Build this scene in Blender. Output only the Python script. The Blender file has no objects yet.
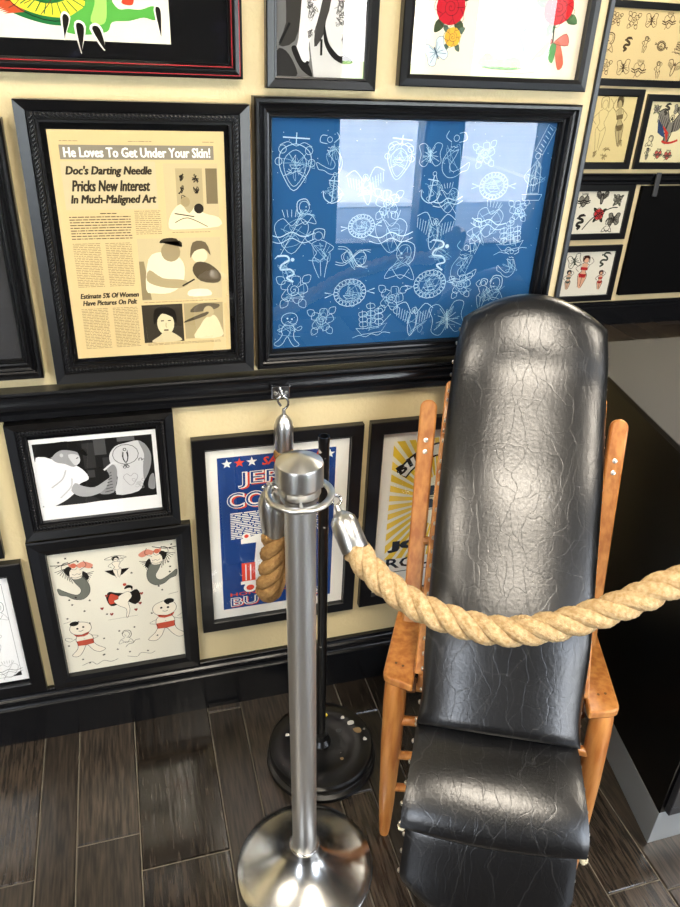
import bpy, math, random
from mathutils import Vector, Matrix
from math import sin, cos, pi, radians
rnd = random.Random(7)
sc = bpy.context.scene
col = sc.collection

# ------------------------------------------------------------------ camera
cd = bpy.data.cameras.new('camera'); cam = bpy.data.objects.new('camera', cd); col.objects.link(cam)
cd.sensor_fit = 'VERTICAL'; cd.sensor_height = 36.0; cd.lens = 36.0*732.755/907.0
cd.clip_start = 0.02; cd.clip_end = 400
YAW, PIT, ROL = .301759, .5097945, .0473162
fw = Vector((sin(YAW)*cos(PIT), cos(YAW)*cos(PIT), -sin(PIT))); rt = Vector((cos(YAW), -sin(YAW), 0)); up = rt.cross(fw)
r2 = rt*cos(ROL)+up*sin(ROL); u2 = -rt*sin(ROL)+up*cos(ROL)
M = Matrix(((r2.x, u2.x, -fw.x, 0), (r2.y, u2.y, -fw.y, -1.4), (r2.z, u2.z, -fw.z, 1.539), (0, 0, 0, 1)))
cam.matrix_world = M
sc.camera = cam

# ------------------------------------------------------------------ world, sun, exposure
wd = bpy.data.worlds.new('world'); sc.world = wd; wd.use_nodes = True
nt = wd.node_tree; bg = nt.nodes['Background']
tc = nt.nodes.new('ShaderNodeTexCoord'); sx = nt.nodes.new('ShaderNodeSeparateXYZ'); rp = nt.nodes.new('ShaderNodeValToRGB')
nt.links.new(tc.outputs['Generated'], sx.inputs[0]); nt.links.new(sx.outputs['Z'], rp.inputs[0]); nt.links.new(rp.outputs[0], bg.inputs[0])
rp.color_ramp.elements[0].position = 0.0; rp.color_ramp.elements[0].color = (.97, .98, 1, 1)
rp.color_ramp.elements[1].position = .7; rp.color_ramp.elements[1].color = (.66, .80, 1, 1)
bg.inputs['Strength'].default_value = 11.0
sl = bpy.data.lights.new('sun', 'SUN'); sl.energy = 115; sl.angle = .01; sl.color = (1, .96, .9)
so = bpy.data.objects.new('sun', sl); col.objects.link(so); so.rotation_euler = (radians(-45), 0, 0)   # sun stands behind the building
vs = sc.view_settings; vs.view_transform = 'Standard'; vs.look = 'None'; vs.gamma = 1; vs.use_curve_mapping = False
vs.exposure = 0.27

# ------------------------------------------------------------------ helpers
def lin(h):
    if not isinstance(h, str): return tuple(h)[:3]
    h = h.lstrip('#'); c = [int(h[i:i+2], 16)/255 for i in (0, 2, 4)]
    return tuple(x/12.92 if x <= .04045 else ((x+.055)/1.055)**2.4 for x in c)
def mat(name, base, rough=.5, metal=0., spec=.5, bump=None, coat=0., emit=None, var=None):
    """bump=(scale,strength,stretch xyz), var=(scale, colour2, lo, hi, stretch)"""
    m = bpy.data.materials.new(name); m.use_nodes = True; n = m.node_tree; b = n.nodes['Principled BSDF']
    b.inputs['Base Color'].default_value = (*lin(base), 1); b.inputs['Roughness'].default_value = rough
    b.inputs['Metallic'].default_value = metal; b.inputs['Specular IOR Level'].default_value = spec
    b.inputs['Coat Weight'].default_value = coat; b.inputs['Coat Roughness'].default_value = .15
    if emit: b.inputs['Emission Color'].default_value = (*lin(emit[0]), 1); b.inputs['Emission Strength'].default_value = emit[1]
    def coord(stretch):
        t = n.nodes.new('ShaderNodeTexCoord'); mp = n.nodes.new('ShaderNodeMapping'); mp.inputs['Scale'].default_value = stretch
        n.links.new(t.outputs['Object'], mp.inputs[0]); return mp.outputs[0]
    if bump:
        nz = n.nodes.new('ShaderNodeTexNoise'); nz.inputs['Scale'].default_value = bump[0]; nz.inputs['Detail'].default_value = 4
        n.links.new(coord(bump[2]), nz.inputs['Vector'])
        bp = n.nodes.new('ShaderNodeBump'); bp.inputs['Strength'].default_value = bump[1]; bp.inputs['Distance'].default_value = .004
        n.links.new(nz.outputs['Fac'], bp.inputs['Height']); n.links.new(bp.outputs[0], b.inputs['Normal'])
    if var:
        nz = n.nodes.new('ShaderNodeTexNoise'); nz.inputs['Scale'].default_value = var[0]; nz.inputs['Detail'].default_value = 6
        n.links.new(coord(var[4]), nz.inputs['Vector'])
        r = n.nodes.new('ShaderNodeValToRGB'); r.color_ramp.elements[0].position = var[2]; r.color_ramp.elements[1].position = var[3]
        r.color_ramp.elements[0].color = (*lin(base), 1); r.color_ramp.elements[1].color = (*lin(var[1]), 1)
        n.links.new(nz.outputs['Fac'], r.inputs[0]); n.links.new(r.outputs[0], b.inputs['Base Color'])
    return m
S1 = (1, 1, 1)
MT = dict(
 wall=mat('cream_wall_paint', '#d0be92', .6, bump=(90, .35, S1)),
 wall2=mat('plain_wall_paint', '#2b2926', .8),
 ceil=mat('ceiling_paint', '#4a4946', .9),
 trim=mat('black_gloss_trim_paint', '#0c0d10', .24, bump=(18, .12, S1)),
 corner=mat('slate_corner_trim_paint', '#15181d', .35),
 frame=mat('black_frame_wood', '#08080a', .3, bump=(60, .08, S1)),
 frame2=mat('flat_black_frame', '#0a0a0b', .42),
 red=mat('dark_red_line', '#8f1a22', .35),
 blackmat=mat('black_mat_board', '#07080b', .9, spec=.08, var=(22, '#12131f', .6, .75, S1)),
 greymat=mat('charcoal_mat_board', '#2a2b2e', .8),
 steel=mat('brushed_steel', '#e4e2de', .42, metal=1, bump=(9, .04, (90, 90, 2))),
 steelb=mat('polished_steel_base', '#c4c3c0', .24, metal=1, var=(4, '#8f8d8a', .55, .75, S1)),
 chrome=mat('chrome', '#c9c9c9', .16, metal=1),
 capm=mat('satin_nickel', '#cfcecb', .32, metal=1),
 rope=mat('manila_rope_fibre', '#ab8c60', .85, spec=.2, bump=(500, .5, S1), var=(160, '#cdb48b', .35, .7, S1)),
 rope2=mat('darker_manila_fibre', '#86633a', .9, spec=.2, bump=(500, .5, S1), var=(160, '#a37d4c', .35, .7, S1)),
 leather=None,
 wood=mat('honey_maple_wood', '#a7642c', .38, coat=.25, bump=(30, .08, (6, 6, 1)), var=(14, '#c98a48', .35, .65, (5, 5, .7))),
 wood2=mat('darker_stained_wood', '#5f3c1f', .5, var=(14, '#8a5c31', .35, .65, (5, 5, .7))),
 screw=mat('screw_head_steel', '#c9c4b8', .3, metal=1),
 iron=mat('chipped_black_enamel', '#0b0b0c', .28, var=(42, '#d8d4c8', .70, .73, S1), bump=(12, .15, S1)),
 lam=mat('black_laminate', '#050506', .3, spec=.3),
 lamtop=mat('black_laminate_top_with_sheen', '#1e1f21', .5, spec=.3),  # same black laminate as the body, its bright reflection put into the greyer colour
 plinth=mat('brushed_aluminium_kick', '#aeb4b8', .38, metal=.6),
 panel=mat('pale_grey_panel', '#b9b8c0', .4),
 asph=mat('asphalt', '#8d949c', .9, var=(1.2, '#a9afb6', .4, .6, (.25, 2.5, 1))),
 conc=mat('pale_concrete', '#e8e6e0', .9),
 grass=mat('lawn', '#6f8f4a', .95), stripe=mat('white_road_paint', '#f4f4f4', .8),
 shade=mat('frosted_diffuser', '#ffffff', .5, emit=('#fff3e0', 27.0)),
 white=mat('white_metal', '#e4e4e0', .5),
 gold=mat('raw_brass_edge', '#8d7536', .4),
)
# leather
m = bpy.data.materials.new('cracked_black_leather'); m.use_nodes = True; n = m.node_tree; b = n.nodes['Principled BSDF']
b.inputs['Base Color'].default_value = (.004, .004, .0045, 1); b.inputs['Roughness'].default_value = .36; b.inputs['Specular IOR Level'].default_value = .85
t = n.nodes.new('ShaderNodeTexCoord'); nz = n.nodes.new('ShaderNodeTexNoise'); nz.inputs['Scale'].default_value = 150; nz.inputs['Detail'].default_value = 8
vo = n.nodes.new('ShaderNodeTexVoronoi'); vo.feature = 'DISTANCE_TO_EDGE'; vo.inputs['Scale'].default_value = 20
mp = n.nodes.new('ShaderNodeMapping'); mp.inputs['Scale'].default_value = (1.6, .8, .5)
wn = n.nodes.new('ShaderNodeTexNoise'); wn.inputs['Scale'].default_value = 7; wn.inputs['Detail'].default_value = 3
ad = n.nodes.new('ShaderNodeVectorMath'); ad.operation = 'MULTIPLY_ADD'; ad.inputs[1].default_value = (.12, .12, .12)
n.links.new(t.outputs['Object'], nz.inputs['Vector']); n.links.new(t.outputs['Object'], wn.inputs['Vector']); n.links.new(wn.outputs['Color'], ad.inputs[0]); n.links.new(t.outputs['Object'], ad.inputs[2])
n.links.new(ad.outputs[0], mp.inputs[0]); n.links.new(mp.outputs[0], vo.inputs['Vector'])
cr = n.nodes.new('ShaderNodeMapRange'); cr.inputs['From Max'].default_value = .02; cr.inputs['To Min'].default_value = .82; cr.inputs['To Max'].default_value = 1.0; n.links.new(vo.outputs['Distance'], cr.inputs['Value'])
mx = n.nodes.new('ShaderNodeMath'); mx.operation = 'MULTIPLY_ADD'; mx.inputs[1].default_value = .55
n.links.new(nz.outputs['Fac'], mx.inputs[0]); n.links.new(cr.outputs[0], mx.inputs[2])
bp = n.nodes.new('ShaderNodeBump'); bp.inputs['Strength'].default_value = .3; bp.inputs['Distance'].default_value = .0022
v2 = n.nodes.new('ShaderNodeTexVoronoi'); v2.feature = 'DISTANCE_TO_EDGE'; v2.inputs['Scale'].default_value = 9; m2_ = n.nodes.new('ShaderNodeMapping'); m2_.inputs['Scale'].default_value = (1.8, .55, .45); m2_.inputs['Rotation'].default_value = (0, .3, .4)
n.links.new(ad.outputs[0], m2_.inputs[0]); n.links.new(m2_.outputs[0], v2.inputs['Vector']); c2 = n.nodes.new('ShaderNodeValToRGB'); c2.color_ramp.elements[0].color = (.03, .03, .03, 1); c2.color_ramp.elements[1].color = (.004, .004, .0045, 1); c2.color_ramp.elements[1].position = .012
n.links.new(v2.outputs['Distance'], c2.inputs[0]); n.links.new(c2.outputs[0], b.inputs['Base Color'])
n.links.new(mx.outputs[0], bp.inputs['Height']); n.links.new(bp.outputs[0], b.inputs['Normal'])
rr = n.nodes.new('ShaderNodeMapRange'); rr.inputs['To Min'].default_value = .25; rr.inputs['To Max'].default_value = .36; n.links.new(nz.outputs['Fac'], rr.inputs['Value']); n.links.new(rr.outputs[0], b.inputs['Roughness'])
MT['leather'] = m
# printed ink: colour comes from the pigment laid down per face
m = bpy.data.materials.new('printed_ink'); m.use_nodes = True; n = m.node_tree; b = n.nodes['Principled BSDF']
at = n.nodes.new('ShaderNodeAttribute'); at.attribute_name = 'Col'; n.links.new(at.outputs['Color'], b.inputs['Base Color']); b.inputs['Roughness'].default_value = .8; b.inputs['Specular IOR Level'].default_value = .1
MT['ink'] = m
# picture glass
def glassm(name, ior, tint=(1, 1, 1, 1)):
    m = bpy.data.materials.new(name); m.use_nodes = True; n = m.node_tree; n.nodes.remove(n.nodes['Principled BSDF'])
    o = n.nodes['Material Output']; a = n.nodes.new('ShaderNodeBsdfTransparent'); a.inputs[0].default_value = tint
    g = n.nodes.new('ShaderNodeBsdfGlossy'); g.inputs['Roughness'].default_value = .005; lw = n.nodes.new('ShaderNodeLayerWeight'); pw = n.nodes.new('ShaderNodeMath'); pw.operation = 'POWER'; pw.inputs[1].default_value = 5; n.links.new(lw.outputs['Facing'], pw.inputs[0]); f = n.nodes.new('ShaderNodeMath'); f.operation = 'MULTIPLY_ADD'; f.inputs[1].default_value = 1-ior; f.inputs[2].default_value = ior; n.links.new(pw.outputs[0], f.inputs[0])
    x = n.nodes.new('ShaderNodeMixShader'); n.links.new(f.outputs[0], x.inputs[0]); n.links.new(a.outputs[0], x.inputs[1]); n.links.new(g.outputs[0], x.inputs[2]); n.links.new(x.outputs[0], o.inputs[0])
    return m
MT['glass'] = glassm('picture_glass', .078)
# floor boards
m = bpy.data.materials.new('hand_scraped_dark_boards'); m.use_nodes = True; n = m.node_tree; b = n.nodes['Principled BSDF']
at = n.nodes.new('ShaderNodeAttribute'); at.attribute_name = 'Tone'
t = n.nodes.new('ShaderNodeTexCoord'); mp = n.nodes.new('ShaderNodeMapping'); mp.inputs['Scale'].default_value = (22, 1.6, 1)
ad = n.nodes.new('ShaderNodeVectorMath'); ad.operation = 'ADD'
sc2 = n.nodes.new('ShaderNodeVectorMath'); sc2.operation = 'SCALE'; sc2.inputs['Scale'].default_value = 9.0
n.links.new(at.outputs['Color'], sc2.inputs[0]); n.links.new(t.outputs['Object'], ad.inputs[0]); n.links.new(sc2.outputs[0], ad.inputs[1]); n.links.new(ad.outputs[0], mp.inputs[0])
nz = n.nodes.new('ShaderNodeTexNoise'); nz.inputs['Scale'].default_value = 2.2; nz.inputs['Detail'].default_value = 3; nz.inputs['Distortion'].default_value = .6; n.links.new(mp.outputs[0], nz.inputs['Vector'])
nf = n.nodes.new('ShaderNodeTexNoise'); nf.inputs['Scale'].default_value = 9; nf.inputs['Detail'].default_value = 6; n.links.new(mp.outputs[0], nf.inputs['Vector'])
rp = n.nodes.new('ShaderNodeValToRGB'); e = rp.color_ramp.elements; e[0].position = .35; e[0].color = (*lin('#15120f'), 1); e[1].position = .72; e[1].color = (*lin('#463c32'), 1)
n.links.new(nf.outputs['Fac'], rp.inputs[0])
mxc = n.nodes.new('ShaderNodeMix'); mxc.data_type = 'RGBA'; mxc.blend_type = 'MULTIPLY'; mxc.inputs['Factor'].default_value = 1
n.links.new(rp.outputs[0], mxc.inputs[6]); n.links.new(at.outputs['Alpha'], mxc.inputs[7]); n.links.new(mxc.outputs[2], b.inputs['Base Color'])
sm = n.nodes.new('ShaderNodeMath'); sm.operation = 'MULTIPLY_ADD'; sm.inputs[1].default_value = .25; n.links.new(nf.outputs['Fac'], sm.inputs[0]); n.links.new(nz.outputs['Fac'], sm.inputs[2])
bp = n.nodes.new('ShaderNodeBump'); bp.inputs['Strength'].default_value = .16; bp.inputs['Distance'].default_value = .004; n.links.new(sm.outputs[0], bp.inputs['Height']); n.links.new(bp.outputs[0], b.inputs['Normal'])
sp_ = n.nodes.new('ShaderNodeSeparateColor'); n.links.new(at.outputs['Color'], sp_.inputs[0]); mr_ = n.nodes.new('ShaderNodeMapRange'); mr_.inputs['To Min'].default_value = .34; mr_.inputs['To Max'].default_value = .13
n.links.new(sp_.outputs[0], mr_.inputs['Value']); n.links.new(mr_.outputs[0], b.inputs['Roughness']); b.inputs['Specular IOR Level'].default_value = .7
MT['floor'] = m
MT['gap'] = mat('dusty_board_gap', '#7d776a', .9)

class MB:
    """collects faces, builds ONE mesh object"""
    def __init__(s): s.v = []; s.f = []; s.mi = []; s.c = []
    def add(s, vs, fs, mi=0, c=None):
        o = len(s.v); s.v += [tuple(p) for p in vs]
        for f in fs: s.f.append([i+o for i in f]); s.mi.append(mi); s.c.append(c)
    def box(s, x0, x1, y0, y1, z0, z1, mi=0):
        v = [(x, y, z) for x in (x0, x1) for y in (y0, y1) for z in (z0, z1)]
        s.add(v, [(0, 1, 3, 2), (4, 6, 7, 5), (0, 4, 5, 1), (2, 3, 7, 6), (0, 2, 6, 4), (1, 5, 7, 3)], mi)
    def sweep(s, pts, r, n=12, mi=0, cap=True, sx=1):
        pts = [Vector(p) for p in pts]; N = len(pts); T = [(pts[min(i+1, N-1)]-pts[max(i-1, 0)]).normalized() for i in range(N)]
        a = T[0].orthogonal().normalized(); rings = []
        for i in range(N):
            a = (a-T[i]*a.dot(T[i])).normalized(); bb = T[i].cross(a); rr = r[i] if isinstance(r, (list, tuple)) else r
            rings.append([pts[i]+(a*cos(2*pi*k/n)+bb*sin(2*pi*k/n)*sx)*rr for k in range(n)])
        s.rings(rings, mi, cap)
    def rings(s, rings, mi=0, cap=True, closed=False):
        n = len(rings[0]); v = [p for g in rings for p in g]; f = []
        L = len(rings)
        for i in range(L if closed else L-1):
            j = (i+1) % L
            for k in range(n): f.append((i*n+k, i*n+(k+1) % n, j*n+(k+1) % n, j*n+k))
        if cap and not closed: f += [tuple(range(n))[::-1], tuple((L-1)*n+k for k in range(n))]
        s.add(v, f, mi)
    def lathe(s, prof, cx=0, cy=0, n=48, mi=0):
        s.rings([[(cx+r*cos(2*pi*k/n), cy+r*sin(2*pi*k/n), z) for k in range(n)] for r, z in prof], mi)
    def torus(s, c, nrm, R, r, n=32, m=10, mi=0, sy=1):
        nrm = Vector(nrm).normalized(); a = nrm.orthogonal().normalized(); b_ = nrm.cross(a); c = Vector(c); rg = []
        for i in range(n):
            d = a*cos(2*pi*i/n)+b_*sin(2*pi*i/n); rg.append([c+d*(R+r*cos(2*pi*k/m))+nrm*r*sy*sin(2*pi*k/m) for k in range(m)])
        s.rings(rg, mi, False, True)
    def build(s, name, mats, parent=None, smooth=False, bevel=0, label=None, colors=False):
        me = bpy.data.meshes.new(name); me.from_pydata(s.v, [], s.f)
        for mm in (mats if isinstance(mats, (list, tuple)) else [mats]): me.materials.append(mm)
        me.polygons.foreach_set('material_index', s.mi)
        if colors:
            ca = me.color_attributes.new(colors, 'FLOAT_COLOR', 'CORNER'); buf = []
            for f, c in zip(s.f, s.c): buf += list(c)*len(f)
            ca.data.foreach_set('color', buf)
        else:
            import bmesh
            bm = bmesh.new(); bm.from_mesh(me); bmesh.ops.recalc_face_normals(bm, faces=bm.faces); bm.to_mesh(me); bm.free()
        if smooth:
            me.polygons.foreach_set('use_smooth', [True]*len(me.polygons)); me.set_sharp_from_angle(angle=radians(smooth if smooth is not True else 40))
        me.update(); o = bpy.data.objects.new(name, me); col.objects.link(o)
        if bevel:
            md = o.modifiers.new('bevel', 'BEVEL'); md.width = bevel; md.segments = 2; md.limit_method = 'ANGLE'
        if parent: o.parent = parent
        if label: o['label'] = label
        return o
def tag(o, label, cat, group=None):
    o['label'] = label; o['category'] = cat
    if group: o['group'] = group
    return o
def thing(name, label, cat, loc=(0, 0, 0), rz=0, group=None):
    o = bpy.data.objects.new(name, None); col.objects.link(o); o.location = loc; o.rotation_euler = (0, 0, rz); o.empty_display_size = .1
    return tag(o, label, cat, group)
def struct(mb, name, mats, **k):
    o = mb.build(name, mats, **k); o['kind'] = 'structure'; return o
def catmull(p, k=4, closed=False):
    n = len(p); out = []
    if n < 3: return list(p)
    rng = range(n if closed else n-1)
    for i in rng:
        g = (lambda j: p[j % n]) if closed else (lambda j: p[max(0, min(n-1, j))])
        a, b_, c, d = g(i-1), g(i), g(i+1), g(i+2)
        for q in range(k):
            t_ = q/k; out.append(tuple(.5*((2*B)+(C-A)*t_+(2*A-5*B+4*C-D)*t_*t_+(-A+3*B-3*C+D)*t_**3) for A, B, C, D in zip(a, b_, c, d)))
    if not closed: out.append(tuple(p[-1]))
    return out

# ------------------------------------------------------------------ structure
ZC = 2.8
f = MB(); gaps = MB()
seams = [-.302, -.221, -.088, .099, .185]
x = -.302; left = []
ws = [.13, .185, .08, .155, .13, .09, .18]
i = 0
while x > -2.6: x -= ws[i % 7]; i += 1; left.append(x)
x = .185
right = []
while x < 5.2: x += ws[(i*3+1) % 7]; i += 1; right.append(x)
xs = left[::-1]+seams+right
for a, b_ in zip(xs[:-1], xs[1:]):
    y = -3.1-rnd.random()*.8; ends = []
    if abs(a+.221) < .001: ends = [-.33]
    if abs(a-.099) < .001: ends = [-.035]
    if abs(a+.302-.0) < .001: ends = []
    while y < 2.6:
        L = .5+rnd.random()*.9; y1 = y+L
        for e_ in ends:
            if y < e_ < y1+.3: y1 = e_
        tn = .55+.7*rnd.random(); c = (1.0 if abs(a+.088) < .001 and y < -.2 < y1+.3 else rnd.random()*.75, rnd.random(), rnd.random(), tn)
        X0, X1, Y0, Y1 = a+.0012, b_-.0012, y+.001, min(y1, 2.62)-.001; g = .0025
        v = [(X0, Y0, -.003), (X1, Y0, -.003), (X1, Y1, -.003), (X0, Y1, -.003), (X0+g, Y0+g, 0), (X1-g, Y0+g, 0), (X1-g, Y1-g, 0), (X0+g, Y1-g, 0)]
        f.add(v, [(4, 5, 6, 7), (0, 1, 5, 4), (1, 2, 6, 5), (2, 3, 7, 6), (3, 0, 4, 7)], 0, c); y = y1
f.add([(-2.6, -3.1, -.004), (5.2, -3.1, -.004), (5.2, 2.65, -.004), (-2.6, 2.65, -.004)], [(0, 1, 2, 3)], 1, (0, 0, 0, 1))
struct(f, 'floor', [MT['floor'], MT['gap']], colors='Tone')
b = MB(); b.box(-2.6, .917, 0, .12, -.05, ZC); struct(b, 'wall_back', MT['wall'])
b = MB(); b.box(.80, .917, .12, 2.55, -.05, ZC); struct(b, 'wall_return', MT['wall'])
b = MB(); b.box(.80, 5.2, 2.55, 2.67, -.05, ZC); struct(b, 'wall_far', MT['wall'])
b = MB(); b.box(-2.72, -2.6, -3.2, .12, -.05, ZC); struct(b, 'wall_left', MT['wall2'])
b = MB(); b.box(5.2, 5.32, -3.2, 2.67, -.05, ZC); struct(b, 'wall_right', MT['wall2'])
b = MB(); b.box(-2.72, 5.32, -3.2, 2.67, ZC, ZC+.1); struct(b, 'ceiling', MT['ceil'])
# street wall behind the camera with door and window openings
ops = [(-2.2, -1.2, .5, 2.3), (1.235, 1.82, .44, 2.25), (2.01, 2.62, .42, 2.25), (2.95, 3.8, .5, 2.3), (3.95, 4.9, .5, 2.3)]  # last two openings are unseen, added to bring in more daylight
b = MB(); x = -2.72
for (x0, x1, z0, z1) in ops:
    b.box(x, x0, -3.12, -3.0, -.05, ZC); b.box(x0, x1, -3.12, -3.0, -.05, z0); b.box(x0, x1, -3.12, -3.0, z1, ZC); x = x1
b.box(x, 5.32, -3.12, -3.0, -.05, ZC)
b.box(-2.72, 5.32, -3.2, -3.05, ZC, 3.9)
struct(b, 'wall_front', MT['wall2'])
for k, (x0, x1, z0, z1) in enumerate(ops):
    b = MB(); w_ = .03
    b.box(x0, x0+w_, -3.1, -2.98, z0, z1); b.box(x1-w_, x1, -3.1, -2.98, z0, z1); b.box(x0+w_, x1-w_, -3.1, -2.98, z0, z0+w_); b.box(x0+w_, x1-w_, -3.1, -2.98, z1-w_, z1)
    struct(b, 'window_%d' % (k+1), MT['trim'])
    al = bpy.data.lights.new('window_portal', 'AREA'); al.shape = 'RECTANGLE'; al.size = x1-x0; al.size_y = z1-z0; al.cycles.is_portal = True
    ao = bpy.data.objects.new('window_portal', al); col.objects.link(ao); ao.location = ((x0+x1)/2, -3.13, (z0+z1)/2); ao.rotation_euler = (radians(90), 0, 0)
# outside
b = MB(); b.add([(-60, -3.2, -.1), (-60, -80, -.1), (60, -80, -.1), (60, -3.2, -.1)], [(0, 1, 2, 3)]); struct(b, 'ground', MT['asph'])
b = MB(); b.box(-8, 3.0, -9.9, -6.9, -.12, -.085); b.add([(3, -9.9, -.085), (3.25, -9.9, -.085), (3.46, -6.9, -.085), (3, -6.9, -.085)], [(0, 1, 2, 3)]); struct(b, 'sidewalk', MT['conc'])
b = MB(); b.box(5.88, 6.0, -11.2, -8.6, -.12, -.09); struct(b, 'parking_stripe', MT['stripe'])
b = MB(); b.box(-60, 60, -80, -34, -.12, .0); struct(b, 'lawn', MT['grass'])

def moulding(name, x0, x1, y, prof, m=MT['trim']):
    """prof: (out, z) from top to bottom along a wall facing -Y at y"""
    b = MB(); n = len(prof)
    v = [(x0, y-o, z) for o, z in prof]+[(x1, y-o, z) for o, z in prof]
    fs = [(i, i+1, n+i+1, n+i) for i in range(n-1)]+[tuple(range(n))[::-1], tuple(range(n, 2*n))]
    b.add(v, fs); return struct(b, name, m, smooth=25)
def arc(o0, z0, o1, z1, bulge, k=5):
    d = Vector((o1-o0, z1-z0)); nn = Vector((-d.y, d.x)).normalized()*-1; L = []
    for i in range(k+1):
        t_ = i/k; p = Vector((o0, z0))+d*t_+nn*bulge*(1-(2*t_-1)**2); L.append((p.x, p.y))
    return L
rail = [(0, .940), (.032, .940), (.034, .936)]+arc(.034, .934, .026, .918, .004)+[(.022, .917)]+arc(.021, .915, .016, .893, -.004)+[(.022, .891), (.022, .880), (.018, .876), (0, .876)]
base = [(0, .157), (.010, .157)]+arc(.012, .155, .016, .141, .004)+[(.0175, .140), (.0175, .136), (.020, .135)]+arc(.020, .134, .022, .120, .004)+[(.024, .118), (.024, .112), (.019, .109), (.019, 0), (0, 0)]
moulding('trim_1', -2.6, .917, 0, rail)
moulding('baseboard_back', -2.6, .917, 0, base)
moulding('trim_2', .917, 5.2, 2.55, [(o, z+.0) for o, z in rail])
moulding('baseboard_far', .917, 5.2, 2.55, base)
b = MB(); b.box(.917, .929, -.006, .13, -.0, ZC); struct(b, 'trim_3', MT['corner'], bevel=.002)
moulding('baseboard_front', -2.6, 1.2, -3.0, [(-o, z) for o, z in base])

# ceiling fixtures
def troffer(x, y, sx_, sy_, lab):
    t_ = thing('ceiling_light', lab, 'ceiling light', (x, y, ZC-.035))
    b = MB()
    for q in (-1, 1): b.box(q*sx_/2-.02, q*sx_/2+.02, -sy_/2-.02, sy_/2+.02, 0, .034); b.box(-sx_/2+.02, sx_/2-.02, q*sy_/2-.02, q*sy_/2+.02, 0, .034)
    b.build('light_frame', MT['white'], t_)
    b = MB(); b.box(-sx_/2+.02, sx_/2-.02, -sy_/2+.02, sy_/2-.02, .01, .034); b.build('diffuser', MT['shade'], t_)
troffer(.36, -1.75, .6, 1.2, 'long ceiling panel light above the middle of the street side, over the reclining chair')
troffer(2.7, -1.5, .6, 1.2, 'long ceiling panel light above the street side to the right, beyond the black cabinet')
troffer(-1.6, -1.5, .6, 1.2, 'long ceiling panel light above the left end of the room')
troffer(2.7, 1.2, .6, 1.2, 'long ceiling panel light over the recess in front of the far wall')

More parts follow.
